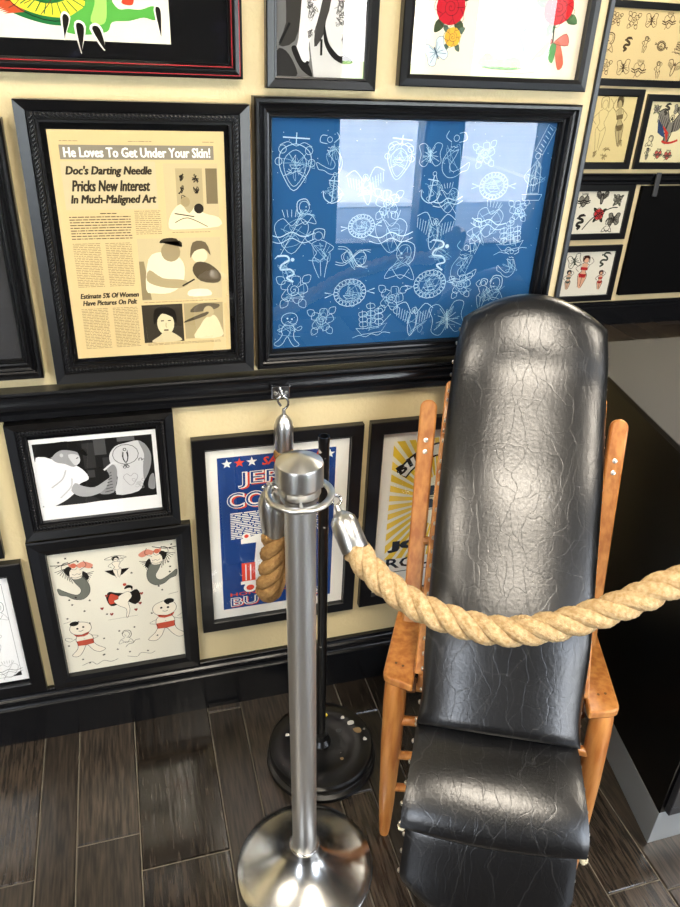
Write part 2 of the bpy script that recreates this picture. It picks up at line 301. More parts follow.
# ------------------------------------------------------------------ printed artwork
_tc = {}
def glyphs(s, off=0., shear=0., res=2):
    k = (s, off, shear, res)
    if k not in _tc:
        c = bpy.data.curves.new('t', 'FONT'); c.body = s; c.offset = off; c.shear = shear; c.resolution_u = res; c.space_character = 1.0
        o = bpy.data.objects.new('t', c); col.objects.link(o)
        me = o.to_mesh(); vs_ = [(v.co.x, v.co.y) for v in me.vertices]; fs_ = [tuple(p.vertices) for p in me.polygons]
        o.to_mesh_clear(); bpy.data.objects.remove(o); bpy.data.curves.remove(c)
        xs_ = [v[0] for v in vs_]; ys_ = [v[1] for v in vs_]; x0, x1, y0, y1 = min(xs_), max(xs_), min(ys_), max(ys_)
        _tc[k] = ([((x-x0)/(x1-x0), (y-y0)/(y1-y0)) for x, y in vs_], fs_)
    return _tc[k]
class Art:
    """flat printed sheet, u right / v up in units of the sheet; every shape one thin ink layer higher"""
    ys = 1.
    def __init__(s, W, H, paper, z=.00012):
        s.W, s.H, s.mb, s.dz, s.l = W, H, MB(), z, 0; s.at(); s.poly([(0, 0), (1, 0), (1, 1), (0, 1)], paper)
    def at(s, cx=0, cy=0, sc_=1, rot=0, flip=1, sy=None, unit=False):
        s.t = (cx, cy, sc_, rot, flip, sy, unit); return s
    def P(s, p):
        cx, cy, k, r, fl, sy, unit = s.t
        if not unit: return (p[0]*s.W, p[1]*s.H*s.ys)
        x, y = p[0]*fl*k, p[1]*(sy or k); return (cx*s.W+(x*cos(r)-y*sin(r)), cy*s.H*s.ys+(x*sin(r)+y*cos(r)))
    def m(s, cx, cy, k, rot=0, flip=1, sy=None): return s.at(cx, cy, k, rot, flip, sy, True)   # motif frame: metres
    nraw = 0
    def raw(s, pts, faces, c, lay):
        s.nraw += 1; lay = lay+(s.nraw % 16)*.05
        s.mb.add([(x, -(lay*s.dz), y) for x, y in pts], faces, 0, (*lin(c), 1))
    def poly(s, pts, c, lay=0, sm=0):
        if sm: pts = catmull(pts, sm, True)
        s.raw([s.P(p) for p in pts], [tuple(range(len(pts)))], c, lay)
    def line(s, pts, c, w=.0008, lay=3, sm=4, closed=False):
        if sm: pts = catmull(pts, sm, closed)
        q = [Vector(s.P(p)) for p in pts]
        if closed: q.append(q[0])
        L, R_ = [], []
        for i, p in enumerate(q):
            d = q[min(i+1, len(q)-1)]-q[max(i-1, 0)]
            if d.length < 1e-9: d = Vector((1, 0))
            nn = Vector((-d.y, d.x)).normalized()*w/2; L.append(p+nn); R_.append(p-nn)
        n_ = len(q); s.raw([tuple(p) for p in L+R_], [(i, i+1, n_+i+1, n_+i) for i in range(n_-1)], c, lay)
    def circ(s, x, y, r, c, lay=1, ry=None, n=16): s.poly([(x+r*cos(2*pi*i/n), y+(ry or r)*sin(2*pi*i/n)) for i in range(n)], c, lay)
    def ring(s, x, y, r, c, w=.0008, lay=3, ry=None, n=14): s.line([(x+r*cos(2*pi*i/n), y+(ry or r)*sin(2*pi*i/n)) for i in range(n)], c, w, lay, 0, True)
    def bold(s, st, x, y, w, h, c, b=.0011, shear=0., lay=4):
        for q, (i, j) in enumerate(((-1, -.5), (-1, .5), (0, -.5), (0, .5), (1, -.5), (1, .5))): s.text(st, x+i*b/s.W, y+j*b/s.H, w, h, c, 0, shear, lay+q*.25)
    def text(s, st, x, y, w, h, c, off=0., shear=0., lay=4, rot=0, res=2):
        vs_, fs_ = glyphs(st, off, shear, res); pts = []
        for u, v in vs_:
            X, Y = u*w*s.W, v*h*s.H; pts.append((x*s.W+X*cos(rot)-Y*sin(rot), y*s.H+X*sin(rot)+Y*cos(rot)))
        s.raw(pts, fs_, c, lay)
    def star(s, x, y, r, c, lay=3):
        s.poly([(x+(r if i % 2 == 0 else r*.42)*sin(pi*i/5), y+(r if i % 2 == 0 else r*.42)*cos(pi*i/5)*s.W/s.H) for i in range(10)], c, lay)
    # ---- tattoo flash motifs in a unit box
    def anchor(s, k, F=None, w=.0008):
        s.line([(0, .75), (0, -.75)], k, w*2); s.line([(-.35, .5), (.35, .5)], k, w*2); s.ring(0, .87, .12, k, w)
        s.line([(-.62, -.2), (-.5, -.6), (0, -.85), (.5, -.6), (.62, -.2)], k, w*2); s.line([(-.75, -.3), (-.62, -.15), (-.45, -.32)], k, w, sm=0); s.line([(.75, -.3), (.62, -.15), (.45, -.32)], k, w, sm=0)
        s.line([(.1, .8), (.3, .3), (-.25, .1), (.25, -.3), (-.2, -.6), (.3, -.9)], k, w)
    def ship(s, k, F=None, w=.0008):
        s.line([(-.75, -.35), (-.5, -.7), (.5, -.7), (.8, -.3), (.3, -.42), (-.4, -.42)], k, w, sm=0, closed=True)
        for x, h in ((-.4, .5), (0, .85), (.38, .55)):
            s.line([(x, -.4), (x, h)], k, w, sm=0)
            for q in range(3): y = h-.1-q*(h+.3)/3.2; s.line([(x-.16, y), (x+.16, y), (x+.22, y-.2), (x-.12, y-.2)], k, w, closed=True, sm=3)
        s.line([(.5, -.35), (1, .1)], k, w, sm=0); s.line([(-.95, -.8), (-.6, -.72), (-.3, -.84), (0, -.74), (.3, -.85), (.6, -.74), (.95, -.84)], k, w)
    def rose(s, k, F=None, w=.0008, leaf=True):
        if F:
            if leaf:
                for a_ in (.6, 2.4, 4.1, 5.3): s.poly([(.4*cos(a_), .4*sin(a_)), (.75*cos(a_-.25), .75*sin(a_-.25)), (1.05*cos(a_), 1.05*sin(a_)), (.75*cos(a_+.25), .75*sin(a_+.25))], F[1], 1, 3)
            s.circ(0, 0, .6, F[0], 2)
        for a_ in range(5): t_ = a_*2*pi/5; s.line([(.25*cos(t_), .25*sin(t_)), (.62*cos(t_+.1), .62*sin(t_+.1)), (.68*cos(t_+.7), .68*sin(t_+.7)), (.4*cos(t_+1.2), .4*sin(t_+1.2))], k, w)
        s.line([(.02*i*cos(i*.8), .02*i*sin(i*.8)) for i in range(18)], k, w)
        if leaf and not F:
            for a_ in (.6, 2.4, 4.1, 5.3): s.line([(.55*cos(a_), .55*sin(a_)), (.8*cos(a_-.25), .8*sin(a_-.25)), (1.05*cos(a_), 1.05*sin(a_)), (.8*cos(a_+.25), .8*sin(a_+.25))], k, w, closed=True)
    def girl(s, k, F=None, w=.0008):
        if F: s.poly([(-.22, .5), (.22, .5), (.12, .1), (.3, -.2), (.15, -.95), (-.1, -.95), (-.3, -.2), (-.12, .1)], F[0], 1, 3); s.poly([(-.27, .3), (.27, .3), (.25, .12), (-.25, .12)], F[1], 2); s.poly([(-.3, -.12), (.3, -.12), (.2, -.35), (-.2, -.35)], F[1], 2); s.circ(0, .75, .17, F[0], 2); s.poly([(-.2, .65), (-.22, .95), (.1, 1.0), (.25, .75), (.1, .88), (-.08, .85)], k, 3, 3)
        s.ring(0, .73, .17, k, w); s.line([(-.2, .6), (-.26, .95), (.15, 1.0), (.25, .6)], k, w*1.5)
        s.line([(-.1, .55), (-.3, .45), (-.22, .2), (-.14, .05), (-.32, -.2), (-.22, -.6), (-.12, -.98)], k, w); s.line([(.1, .55), (.3, .45), (.2, .2), (.14, .05), (.32, -.2), (.24, -.6), (.1, -.98)], k, w)
        s.line([(-.3, .45), (-.6, .2), (-.35, 0)], k, w); s.line([(.3, .45), (.55, .7), (.3, .95)], k, w); s.line([(0, -.3), (.02, -.9)], k, w); s.line([(-.25, -.1), (0, -.25), (.25, -.1)], k, w)
    def mermaid(s, k, F=None, w=.0008):
        if F:
            s.poly([(-.55, .62), (-.4, .35), (-.25, .45), (-.2, .8), (-.4, .82)], '#1e1d1a', 1, 3); s.poly([(.25, .5), (.42, .38), (.5, .15), (.38, .0), (.22, .1)], '#1e1d1a', 1, 3)
            for i in range(8): s.line([(-.45, .75), (-.95+.1*i, .62-.10*i)], '#1e1d1a', .0013, 1, 0); s.line([(.3, .35), (.75-.06*i, .42-.10*i)], '#1e1d1a', .0013, 1, 0)
            s.poly([(-.28, .28), (.18, .28), (.45, -.2), (.42, -.7), (.1, -1.0), (-.3, -.95), (-.6, -.72), (-.9, -.6), (-.95, -.25), (-.7, -.42), (-.4, -.62), (-.15, -.72), (.02, -.62), (.05, -.4), (-.15, -.05)], '#6f7167', 2, 3)
            s.poly([(-.28, .62), (-.1, .7), (.12, .62), (.2, .3), (.1, .15), (-.2, .15), (-.32, .35)], F[0], 3, 3); s.circ(-.08, .78, .14, F[0], 4)
            s.poly([(-.3, 1.0), (.0, .88), (.35, 1.02), (.75, .8), (.6, .62), (.3, .72), (.0, .8), (-.25, .8)], '#d98f78', 5, 3); s.circ(-.1, .86, .13, '#cf6f55', 6); s.circ(.18, .80, .10, '#d98f78', 6)
            s.line([(-1.1, 1.0), (-.5, .95), (.1, 1.12)], '#26231f', .002, 2); s.line([(-.9, .85), (-.3, 1.08)], '#26231f', .0014, 2)
        s.line([(-.28, .3), (-.15, -.05), (.05, -.4), (.02, -.62), (-.15, -.72), (-.4, -.62), (-.7, -.42), (-.95, -.25), (-.9, -.6), (-.6, -.72), (-.3, -.95), (.1, -1.0), (.42, -.7), (.45, -.2), (.18, .28)], k, w, 6)
        s.line([(-.25, .6), (-.62, .75), (-.5, 1.05), (-.2, 1.0)], k, w*1.2, 6); s.line([(.14, .6), (.45, .8), (.35, 1.08)], k, w*1.2, 6); s.ring(-.08, .78, .14, k, w, 5); s.line([(-.22, .42), (-.1, .36), (0, .42), (.1, .36), (.16, .42)], k, w, 6); s.line([(-.3, .28), (-.05, .2), (.2, .28)], k, w, 6)
    def baby(s, k, F=None, w=.0008):
        hd = [(-.42, .5), (-.38, .8), (-.05, .98), (.3, .95), (.48, .7), (.42, .42), (.15, .26), (-.2, .28)]
        bd = [(-.15, .3), (-.32, .12), (-.36, -.12), (-.3, -.3), (-.45, -.6), (-.72, -.88), (-.45, -1.0), (-.2, -.8), (0, -.4), (.25, -.75), (.5, -.98), (.75, -.85), (.45, -.55), (.36, -.25), (.38, 0), (.25, .3)]
        if F: s.poly(bd, F[0], 1, 3); s.poly(hd, F[0], 2, 3); s.poly([(-.36, -.12), (.37, -.08), (.38, -.36), (.05, -.42), (-.33, -.4)], F[1], 3); s.poly([(-.3, .34), (.1, .24), (.4, .36), (.3, .18), (0, .12), (-.2, .18)], F[1], 4); s.circ(.22, .96, .2, '#161514', 5, .13)
        s.line(hd, k, w*1.2, 4, closed=True); s.line(bd, k, w*1.2, 4)
        s.line([(-.32, .1), (-.6, -.05), (-.35, -.15)], k, w, 4); s.line([(.34, .1), (.62, -.02), (.8, .15), (.72, .25), (.5, .12)], k, w, 4); s.circ(-.1, .66, .05, k, 5); s.circ(.16, .64, .05, k, 5); s.line([(-.06, .5), (.05, .45), (.14, .5)], k, w*1.3, 5); s.line([(0, -.02), (.04, -.05)], k, w, 4, 0)
    def eagle(s, k, F=None, w=.0008):
        if F: s.poly([(-.9, .6), (-.5, .75), (0, .2), (.5, .75), (.9, .6), (.6, -.1), (.15, -.3), (.2, -.8), (-.2, -.8), (-.15, -.3), (-.6, -.1)], F[0], 1, 3)
        s.line([(-.95, .6), (-.5, .8), (-.1, .25), (0, .5), (.1, .25), (.5, .8), (.95, .6)], k, w*1.4)
        for i in range(6): t_ = i/5; s.line([(-.9+.7*t_, .55-.2*t_), (-.85+.6*t_, .1-.35*t_)], k, w, sm=0); s.line([(.9-.7*t_, .55-.2*t_), (.85-.6*t_, .1-.35*t_)], k, w, sm=0)
        s.line([(-.15, .2), (-.2, -.4), (0, -.85), (.2, -.4), (.15, .2)], k, w*1.4); s.ring(0, .45, .12, k, w)
    def heart(s, k, F=None, w=.0008):
        p = [(0, -.8), (-.6, -.1), (-.7, .4), (-.35, .65), (0, .35), (.35, .65), (.7, .4), (.6, -.1)]
        if F: s.poly(p, F[0], 1, 3)
        s.line(p, k, w, closed=True); s.line([(-1, .05), (-.5, -.1), (0, .1), (.5, -.1), (1, .05)], k, w*2); s.line([(-1, -.2), (-.5, -.35), (0, -.15), (.5, -.35), (1, -.2)], k, w*1.5); s.line([(.5, .9), (-.5, -.9)], k, w, sm=0)
        for a_ in range(5): s.line([(-.3+.15*a_, .7), (-.4+.2*a_, 1)], k, w, sm=0)
    def knot(s, k, F=None, w=.0008):
        for d in (-.07, .07):
            s.line([(-1, .45+d), (-.4, .4+d), (.3, -.4+d), (.7, -.3), (.75+d, 0), (.7, .3), (.3, .4+d), (-.4, -.4+d), (-1, -.45+d)], k, w); s.line([(1, .5+d), (.4, .45), (-.3, -.3+d), (-.65+d, 0), (-.3, .35+d), (.4, -.4), (1, -.45+d)], k, w)
    def wreath(s, k, F=None, w=.0008):
        for i in range(22): t_ = 2*pi*i/22; s.ring(.62*cos(t_), .5*sin(t_), .09, k, w, 3, n=7)
        s.ring(0, 0, .5, k, w, ry=.38); s.ring(0, 0, .72, k, w, ry=.6)
        s.line([(-.3, -.1), (-.15, -.25), (.2, -.25), (.3, -.1), (-.3, -.1)], k, w, sm=0); s.line([(0, -.1), (0, .25), (.2, -.02), (-.2, -.02), (0, .25)], k, w, sm=0); s.line([(-1.1, .1), (-.75, 0), (-1.1, -.12)], k, w*2, sm=0); s.line([(1.1, .1), (.75, 0), (1.1, -.12)], k, w*2, sm=0)
    def badge(s, k, F=None, w=.0008):
        s.line([(0, -1), (-.45, -.45), (-.6, 0), (-.5, .4), (0, .62), (.5, .4), (.6, 0), (.45, -.45)], k, w*1.4, closed=True); s.line([(0, -.85), (-.35, -.4), (-.4, .1), (0, .42), (.4, .1), (.35, -.4)], k, w, closed=True)
        s.line([(-.5, .82), (.5, .82)], k, w*2.5, sm=0); s.line([(0, .62), (0, 1)], k, w*2, sm=0); s.line([(-.6, .55), (-.3, .68), (0, .55), (.3, .68), (.6, .55)], k, w)
        for x in (-.62, .62):
            s.ring(x, 0, .13, k, w); s.ring(x*.8, .42, .14, k, w); s.line([(x*.7, -.5), (x*.2, -.35), (x*.4, -.25)], k, w)
        s.line([(-.2, -.1), (-.12, -.22), (.15, -.22), (.22, -.1), (-.2, -.1)], k, w, sm=0); s.line([(0, -.1), (0, .25), (.14, 0), (-.14, 0), (0, .25)], k, w, sm=0); s.line([(-.3, -.32), (-.1, -.38), (.1, -.3), (.3, -.36)], k, w)
    def butterfly(s, k, F=None, w=.0008):
        for q in (-1, 1):
            p = [(0, .1), (.4*q, .8), (.9*q, .7), (.75*q, .1), (.85*q, -.5), (.4*q, -.75), (0, -.15)]
            if F: s.poly(p, F[0], 1, 3)
            s.line(p, k, w, closed=True)
            for a_ in range(4): s.line([(0, 0), (q*(.35+.12*a_), .6-.35*a_)], k, w, sm=0)
        s.line([(0, .4), (0, -.5)], k, w*3)
    def snake(s, k, F=None, w=.0008):
        s.line([(.5, .9), (-.1, .8), (-.2, .5), (.3, .3), (.4, 0), (-.2, -.1), (-.4, -.45), (.1, -.6), (-.3, -.95)], k, w*4); s.line([(.5, .9), (.7, .75)], k, w*2); s.circ(-.45, .5, .12, k, 2)
    def scribble(s, k, w=.0008, seed=0):
        r = random.Random(seed); s.line([(r.uniform(-1, 1)*.6, r.uniform(-1, 1)) for _ in range(9)], k, w); s.line([(r.uniform(-1, 1)*.8, r.uniform(-1, 1)*.8) for _ in range(7)], k, w)
    def bell(s, k, F=None, w=.0008):
        s.line([(-.3, -.7), (-.25, .3), (0, .7), (.25, .3), (.3, -.7)], k, w, closed=True, sm=0); s.ring(0, .85, .12, k, w); s.line([(-.5, -.75), (.5, -.75), (.4, -1), (-.4, -1)], k, w, sm=0, closed=True); s.line([(0, .5), (0, -.6)], k, w, sm=0); s.ring(0, -.2, .16, k, w)
    def head(s, k, F=None, w=.0008):
        s.line([(-.2, .1), (-.35, .4), (-.15, .8), (.25, .8), (.4, .4), (.2, .05), (.05, -.05)], k, w); s.line([(-.4, .55), (-.1, 1), (.5, .85), (.55, .2), (.3, -.1)], k, w*1.6); s.line([(-.15, 0), (-.6, -.3), (-.8, -.8), (0, -.6), (.7, -.85), (.5, -.3), (.2, 0)], k, w); s.line([(-.5, -.3), (0, -.8), (.4, -.3)], k, w); s.circ(-.1, .45, .04, k, 4); s.line([(-.15, .22), (.02, .22)], k, w*1.5, sm=0)

def frame_mesh(x0, x1, z0, z1, prof, red=()):
    b = MB(); rg = []
    for (sx_, sz_) in ((0, 0), (1, 0), (1, 1), (0, 1)):
        rg.append([((x1-d) if sx_ else (x0+d), -h, (z1-d) if sz_ else (z0+d)) for d, h in prof])
    n_ = len(prof); v = [p for g in rg for p in g]
    for i in range(4):
        j = (i+1) % 4
        for q in range(n_):
            k2 = (q+1) % n_; b.add([rg[i][q], rg[i][k2], rg[j][k2], rg[j][q]], [(0, 1, 2, 3)], 1 if q in red else 0)
    return b
PROF = dict(
 bold=[(0, 0), (0, .026), (.003, .031), (.008, .031), (.011, .024), (.014, .022), (.018, .026), (.022, .024), (.025, .016), (.028, .015), (.031, .017), (.034, .012), (.034, .003)],
 rope=[(0, 0), (0, .026), (.016, .020), (.018, .017), (.028, .017), (.030, .014), (.034, .014), (.034, .003)],
 flat=[(0, 0), (0, .016), (.0015, .018), (.026, .018), (.028, .016), (.028, .003)],
 slim=[(0, 0), (0, .018), (.002, .020), (.014, .018), (.016, .013), (.019, .012), (.019, .003)],
 plain=[(0, 0), (0, .018), (.002, .020), (.013, .022), (.020, .018), (.020, .003)],
 red=[(0, 0), (0, .018), (.002, .020), (.0045, .0215), (.006, .0215), (.012, .024), (.0135, .024), (.017, .020), (.0185, .019), (.022, .014), (.022, .003)],
)
def picture(lab, x0, x1, z0, z1, Y, prof, art, rect, mount='blackmat', scale=1., fm='frame', group=None, kind='framed_picture', cat='picture', glass=True):
    t_ = thing(kind, lab, cat, ((x0+x1)/2, Y-.0015, z0), 0, group); W, H = x1-x0, z1-z0
    pf = [(d*scale, h) for d, h in PROF[prof]]
    b = frame_mesh(-W/2, W/2, 0, H, pf, (3, 7) if prof == 'red' else ())
    fo = b.build('frame', [MT[fm], MT['red']], t_, smooth=20)
    if prof == 'rope':                                      # twisted cord bead
        b = MB(); d = .023*scale; r_ = .0042*scale
        for (ax, az, bx, bz) in ((-W/2+d, d, W/2-d, d), (W/2-d, d, W/2-d, H-d), (W/2-d, H-d, -W/2+d, H-d), (-W/2+d, H-d, -W/2+d, d)):
            L = math.hypot(bx-ax, bz-az); ux, uz = (bx-ax)/L, (bz-az)/L; N = int(L/(.0068*scale))
            for i in range(N):
                cx, cz = ax+ux*L*(i+.5)/N, az+uz*L*(i+.5)/N; px, pz = ux*.75+uz*.66, uz*.75-ux*.66; qx, qz = -pz, px; rg = []
                for a_ in range(5):
                    th = pi*a_/4; rr_ = max(.15, sin(th)); c_ = -cos(th)*r_*1.35
                    rg.append([(cx+px*c_+qx*cos(k_*pi/3)*rr_*r_*.62, -.017-sin(k_*pi/3)*rr_*r_*.75, cz+pz*c_+qz*cos(k_*pi/3)*rr_*r_*.62) for k_ in range(6)])
                b.rings(rg)
        b.build('rope_moulding', MT[fm], fo, smooth=60)
    ins = pf[-1][0]
    b = MB(); b.box(-W/2+ins*.8, W/2-ins*.8, -.004, -.0005, ins*.8, H-ins*.8)
    b.build('mat_board' if mount != 'none' else 'backing', MT[mount] if mount != 'none' else MT['blackmat'], t_)
    if art:
        rx0, rx1, rz0, rz1 = rect; A = Art(rx1-rx0, rz1-rz0, art[1]); art[0](A)
        A.mb.v = [(x+rx0-(x0+x1)/2, y-.0045, z+rz0-z0) for x, y, z in A.mb.v]
        A.mb.build('print', MT['ink'], t_, colors='Col')
    if glass:
        b = MB(); g = -.0085; b.box(-W/2+ins*.9, W/2-ins*.9, g-.0004, g, ins*.9, H-ins*.9)
        # a single face is enough for a reflecting pane
        b.v = []; b.f = []; b.mi = []; b.c = []
        b.add([(-W/2+ins*.95, g, ins*.95), (W/2-ins*.95, g, ins*.95), (W/2-ins*.95, g, H-ins*.95), (-W/2+ins*.95, g, H-ins*.95)], [(0, 1, 2, 3)])
        b.build('glass_pane', MT['glass'], t_)
    return t_
K = '#15130f'
# --- dragon
def art_dragon(A):
    G, G2, Yl, Rd = '#57a845', '#1d6a35', '#e5dc3c', '#c2502c'
    A.m(.55, .05, .1)
    W = A.W; u = lambda x, y: (((.50-(.50-x)*.75 if x < .50 else x if x < .54 else .54+(x-.54)*.65)-W*.55)/.1, ((y*.55 if y > 0 else y*.6)-A.H*.05)/.1)   # metres from left/bottom -> motif units
    def L(p): return [u(*q) for q in p]
    A.poly(L([(.34, .16), (.345, .10), (.37, .065), (.41, .045), (.455, .035), (.50, .04), (.545, .07), (.57, .12), (.6, .2), (.52, .2), (.50, .12), (.455, .10), (.42, .12), (.40, .16)]), G2, 1, 4)
    A.poly(L([(.36, .15), (.375, .09), (.41, .065), (.455, .055), (.495, .06), (.53, .09), (.55, .16), (.52, .18), (.50, .115), (.455, .088), (.41, .10), (.385, .15)]), Yl, 2, 4)
    for i in range(16):
        a_ = pi*1.05+i*pi*.95/15; cx, cy = .455+cos(a_)*.085, .135+sin(a_)*.075
        A.line(L([(cx, cy), (.455+cos(a_)*.052, .135+sin(a_)*.045)]), G2, .0015, 3, 0)
    for i in range(12): x = .345+.004*i; A.poly(L([(x+.003, .12-.004*i), (x-.03, .09-.003*i), (x+.012, .108-.004*i)]), Rd, 1)
    for i in range(7): x = .30+.03*i; A.line(L([(x, .15), (x-.03, .09+.01*(i % 2)), (x-.05, .06+.012*(i % 3))]), '#5a3a25', .0012, 2)
    for i in range(5): x = .30+.03*i; A.poly(L([(x+.02, .16), (x-.035, .07+.01*(i % 3)), (x+.03, .13)]), '#b56a4a', 1)
    # leg and arm
    A.poly(L([(.50, .2), (.515, .10), (.50, .07), (.47, .045), (.475, .02), (.51, .015), (.545, .025), (.56, .05), (.60, .055), (.635, .065), (.66, .06), (.675, .075), (.66, .095), (.63, .085), (.60, .085), (.575, .085), (.56, .12), (.565, .2)]), G, 4, 4)
    A.poly(L([(.515, .2), (.53, .11), (.52, .05), (.54, .045), (.55, .09), (.55, .2)]), '#a6d86a', 5, 4)
    for bx, by, tx, ty in ((.475, .055, .47, .0), (.50, .035, .50, -.028), (.525, .03, .535, -.02), (.668, .085, .672, .02)):
        A.poly(L([(bx-.008, by), (bx+.002, by+.016), (bx+.012, by), (tx+.003, ty+.01), (tx, ty)]), '#f3efe0', 6, 3); A.poly(L([(bx-.004, by), (bx+.003, by+.009), (bx+.009, by-.004), (tx+.003, ty+.012), (tx+.001, ty+.003)]), '#15130f', 7, 3)
    A.poly(L([(.585, .2), (.60, .13), (.585, .10), (.61, .095), (.62, .12), (.645, .115), (.655, .14), (.68, .16), (.68, .2)]), '#d9442a', 4, 4); A.circ(*u(.665, .17), .09, '#e8d9c0', 5)
    A.line(L([(.36, .15), (.38, .08), (.455, .045), (.53, .08), (.56, .16)]), K, .0012, 3)
picture('large framed dragon drawing with green claws, black frame with thin red lines', -.60, .227, 1.479, 1.93, 0, 'red', (art_dragon, '#efe8d6'), (-.53, .112, 1.526, 1.87), 'blackmat')
# --- heels photograph
def art_heels(A):
    A.at(); A.ys = .43
    A.poly([(0, 0), (.42, 0), (.38, .3), (.3, 1), (0, 1)], '#6b6a68', 1); A.poly([(0, 0), (.22, 0), (.2, .14), (.1, .3), (0, .3)], '#2b2a2a', 2, 3)
    A.poly([(.02, .36), (.2, .42), (.3, .8), (.42, 1), (.12, 1), (.1, .62)], '#34322f', 2, 3)
    A.poly([(.42, .36), (.52, .5), (.58, .75), (.72, 1), (.5, 1), (.44, .7)], '#3f3d3b', 2, 3)
    A.poly([(.30, 1), (.26, .7), (.24, .45), (.22, .32), (.28, .2), (.34, .16), (.37, .22), (.36, .4), (.44, .62), (.50, 1)], '#dcdad5', 3, 3)
    A.poly([(.64, 1), (.58, .78), (.54, .6), (.6, .42), (.66, .3), (.74, .25), (.76, .3), (.73, .45), (.8, .7), (.86, 1)], '#d6d4cf', 3, 3)
    A.poly([(.16, .34), (.2, .22), (.28, .08), (.39, 0), (.40, .04), (.36, .14), (.33, .17), (.29, .18), (.25, .27), (.21, .36)], '#191818', 4, 3)
    A.poly([(.53, .62), (.53, .42), (.62, .25), (.75, .17), (.86, .18), (.86, .23), (.78, .27), (.72, .26), (.66, .31), (.58, .42)], '#1b1a1a', 4, 3)
    A.line([(.03, .38), (.14, .62)], '#151515', .004, 5, 0); A.line([(.5, .26), (.5, .45)], '#151515', .004, 5, 0); A.circ(.345, .17, .02, '#111111', 5); A.circ(.77, .27, .02, '#111111', 5)
    for i in range(9):
        A.m(.36+.02*(i % 3), .5+.055*i, .009, i*.7); A.scribble('#504d4a', .0009, i)
    for i in range(9):
        A.m(.69+.02*(i % 3), .42+.065*i, .009, i*.9); A.scribble('#45423f', .0009, i+20)
picture('black and white photo of tattooed legs in dark high heels, black frame', .267, .463, 1.467, 1.80, 0, 'slim', (art_heels, '#c9c8c4'), (.288, .443, 1.486, 1.785), 'none')
# --- roses and bottle
def art_roses(A):
    A.ys = .46; A.at(); A.poly([(0, 1), (1, 1), (1, 2.1), (0, 2.1)], '#eee2c8', 1)
    A.m(.21, .80, .046); A.rose('#3c1418', ('#b3202c', '#3d4a32')); A.m(.235, .46, .026); A.rose('#33453a', ('#dfa83a', '#55685a')); A.m(.15, .27, .024, .5); A.butterfly('#4d6270', ('#c8d6dc', 0))
    A.at(); A.poly([(.40, .14), (.39, .30), (.37, .42), (.40, .54), (.38, .66), (.43, .80), (.50, .92), (.58, .88), (.60, .74), (.66, .64), (.63, .50), (.66, .36), (.64, .22), (.65, .12), (.52, .10)], '#6f8794', 1, 4)
    A.poly([(.41, .15), (.40, .30), (.385, .42), (.415, .54), (.40, .66), (.44, .79), (.50, .90), (.57, .87), (.59, .74), (.645, .64), (.615, .50), (.645, .36), (.625, .22), (.635, .13)], '#f0eee2', 2, 4)
    A.line([(.40, .14), (.39, .30), (.37, .42), (.40, .54), (.38, .66), (.43, .80), (.50, .92), (.58, .88), (.60, .74), (.66, .64), (.63, .50), (.66, .36), (.64, .22), (.65, .12), (.52, .10)], '#22303a', .0016, 3, 4, True)
    A.poly([(.41, .14), (.64, .12), (.62, .26), (.52, .22), (.45, .30), (.41, .24)], '#5d8f4c', 4, 3); A.circ(.45, .24, .022, '#cf6a3a', 5, .03); A.circ(.61, .16, .02, '#cf6a3a', 5, .03)
    A.m(.51, .62, .034); A.ship('#20252a'); A.at(); A.line([(.44, .45), (.58, .2)], '#33453a', .002, 5, 0)
    A.m(.83, .86, .052, .4, 1, .042); A.rose('#4a1014', ('#c12a2e', '#4d6b46')); A.at()
    for p in ([(.82, .48), (.75, .56), (.73, .43), (.81, .44)], [(.84, .48), (.9, .57), (.92, .43), (.84, .44)]): A.poly(p, '#cf7466', 3, 3); A.line(p, '#7a3a33', .0012, 4, 3, True)
    A.poly([(.81, .45), (.78, .3), (.70, .2), (.74, .33), (.79, .46)], '#c2634a', 3, 3); A.poly([(.84, .45), (.85, .3), (.88, .12), (.91, .2), (.87, .45)], '#c2634a', 3, 3); A.poly([(.82, .44), (.80, .3), (.84, .2), (.85, .42)], '#4f8a4a', 3, 3)
    A.line([(.825, .45), (.82, .6)], '#3e3a36', .003, 3, 0); A.line([(.55, .07), (.65, .06), (.74, .08)], '#b8a888', .0012, 3)
picture('framed coloured drawing of red roses around a cloud-edged bottle, black frame', .507, .889, 1.4765, 1.80, 0, 'plain', (art_roses, '#eee2c8'), (.527, .870, 1.496, 1.785), 'none')
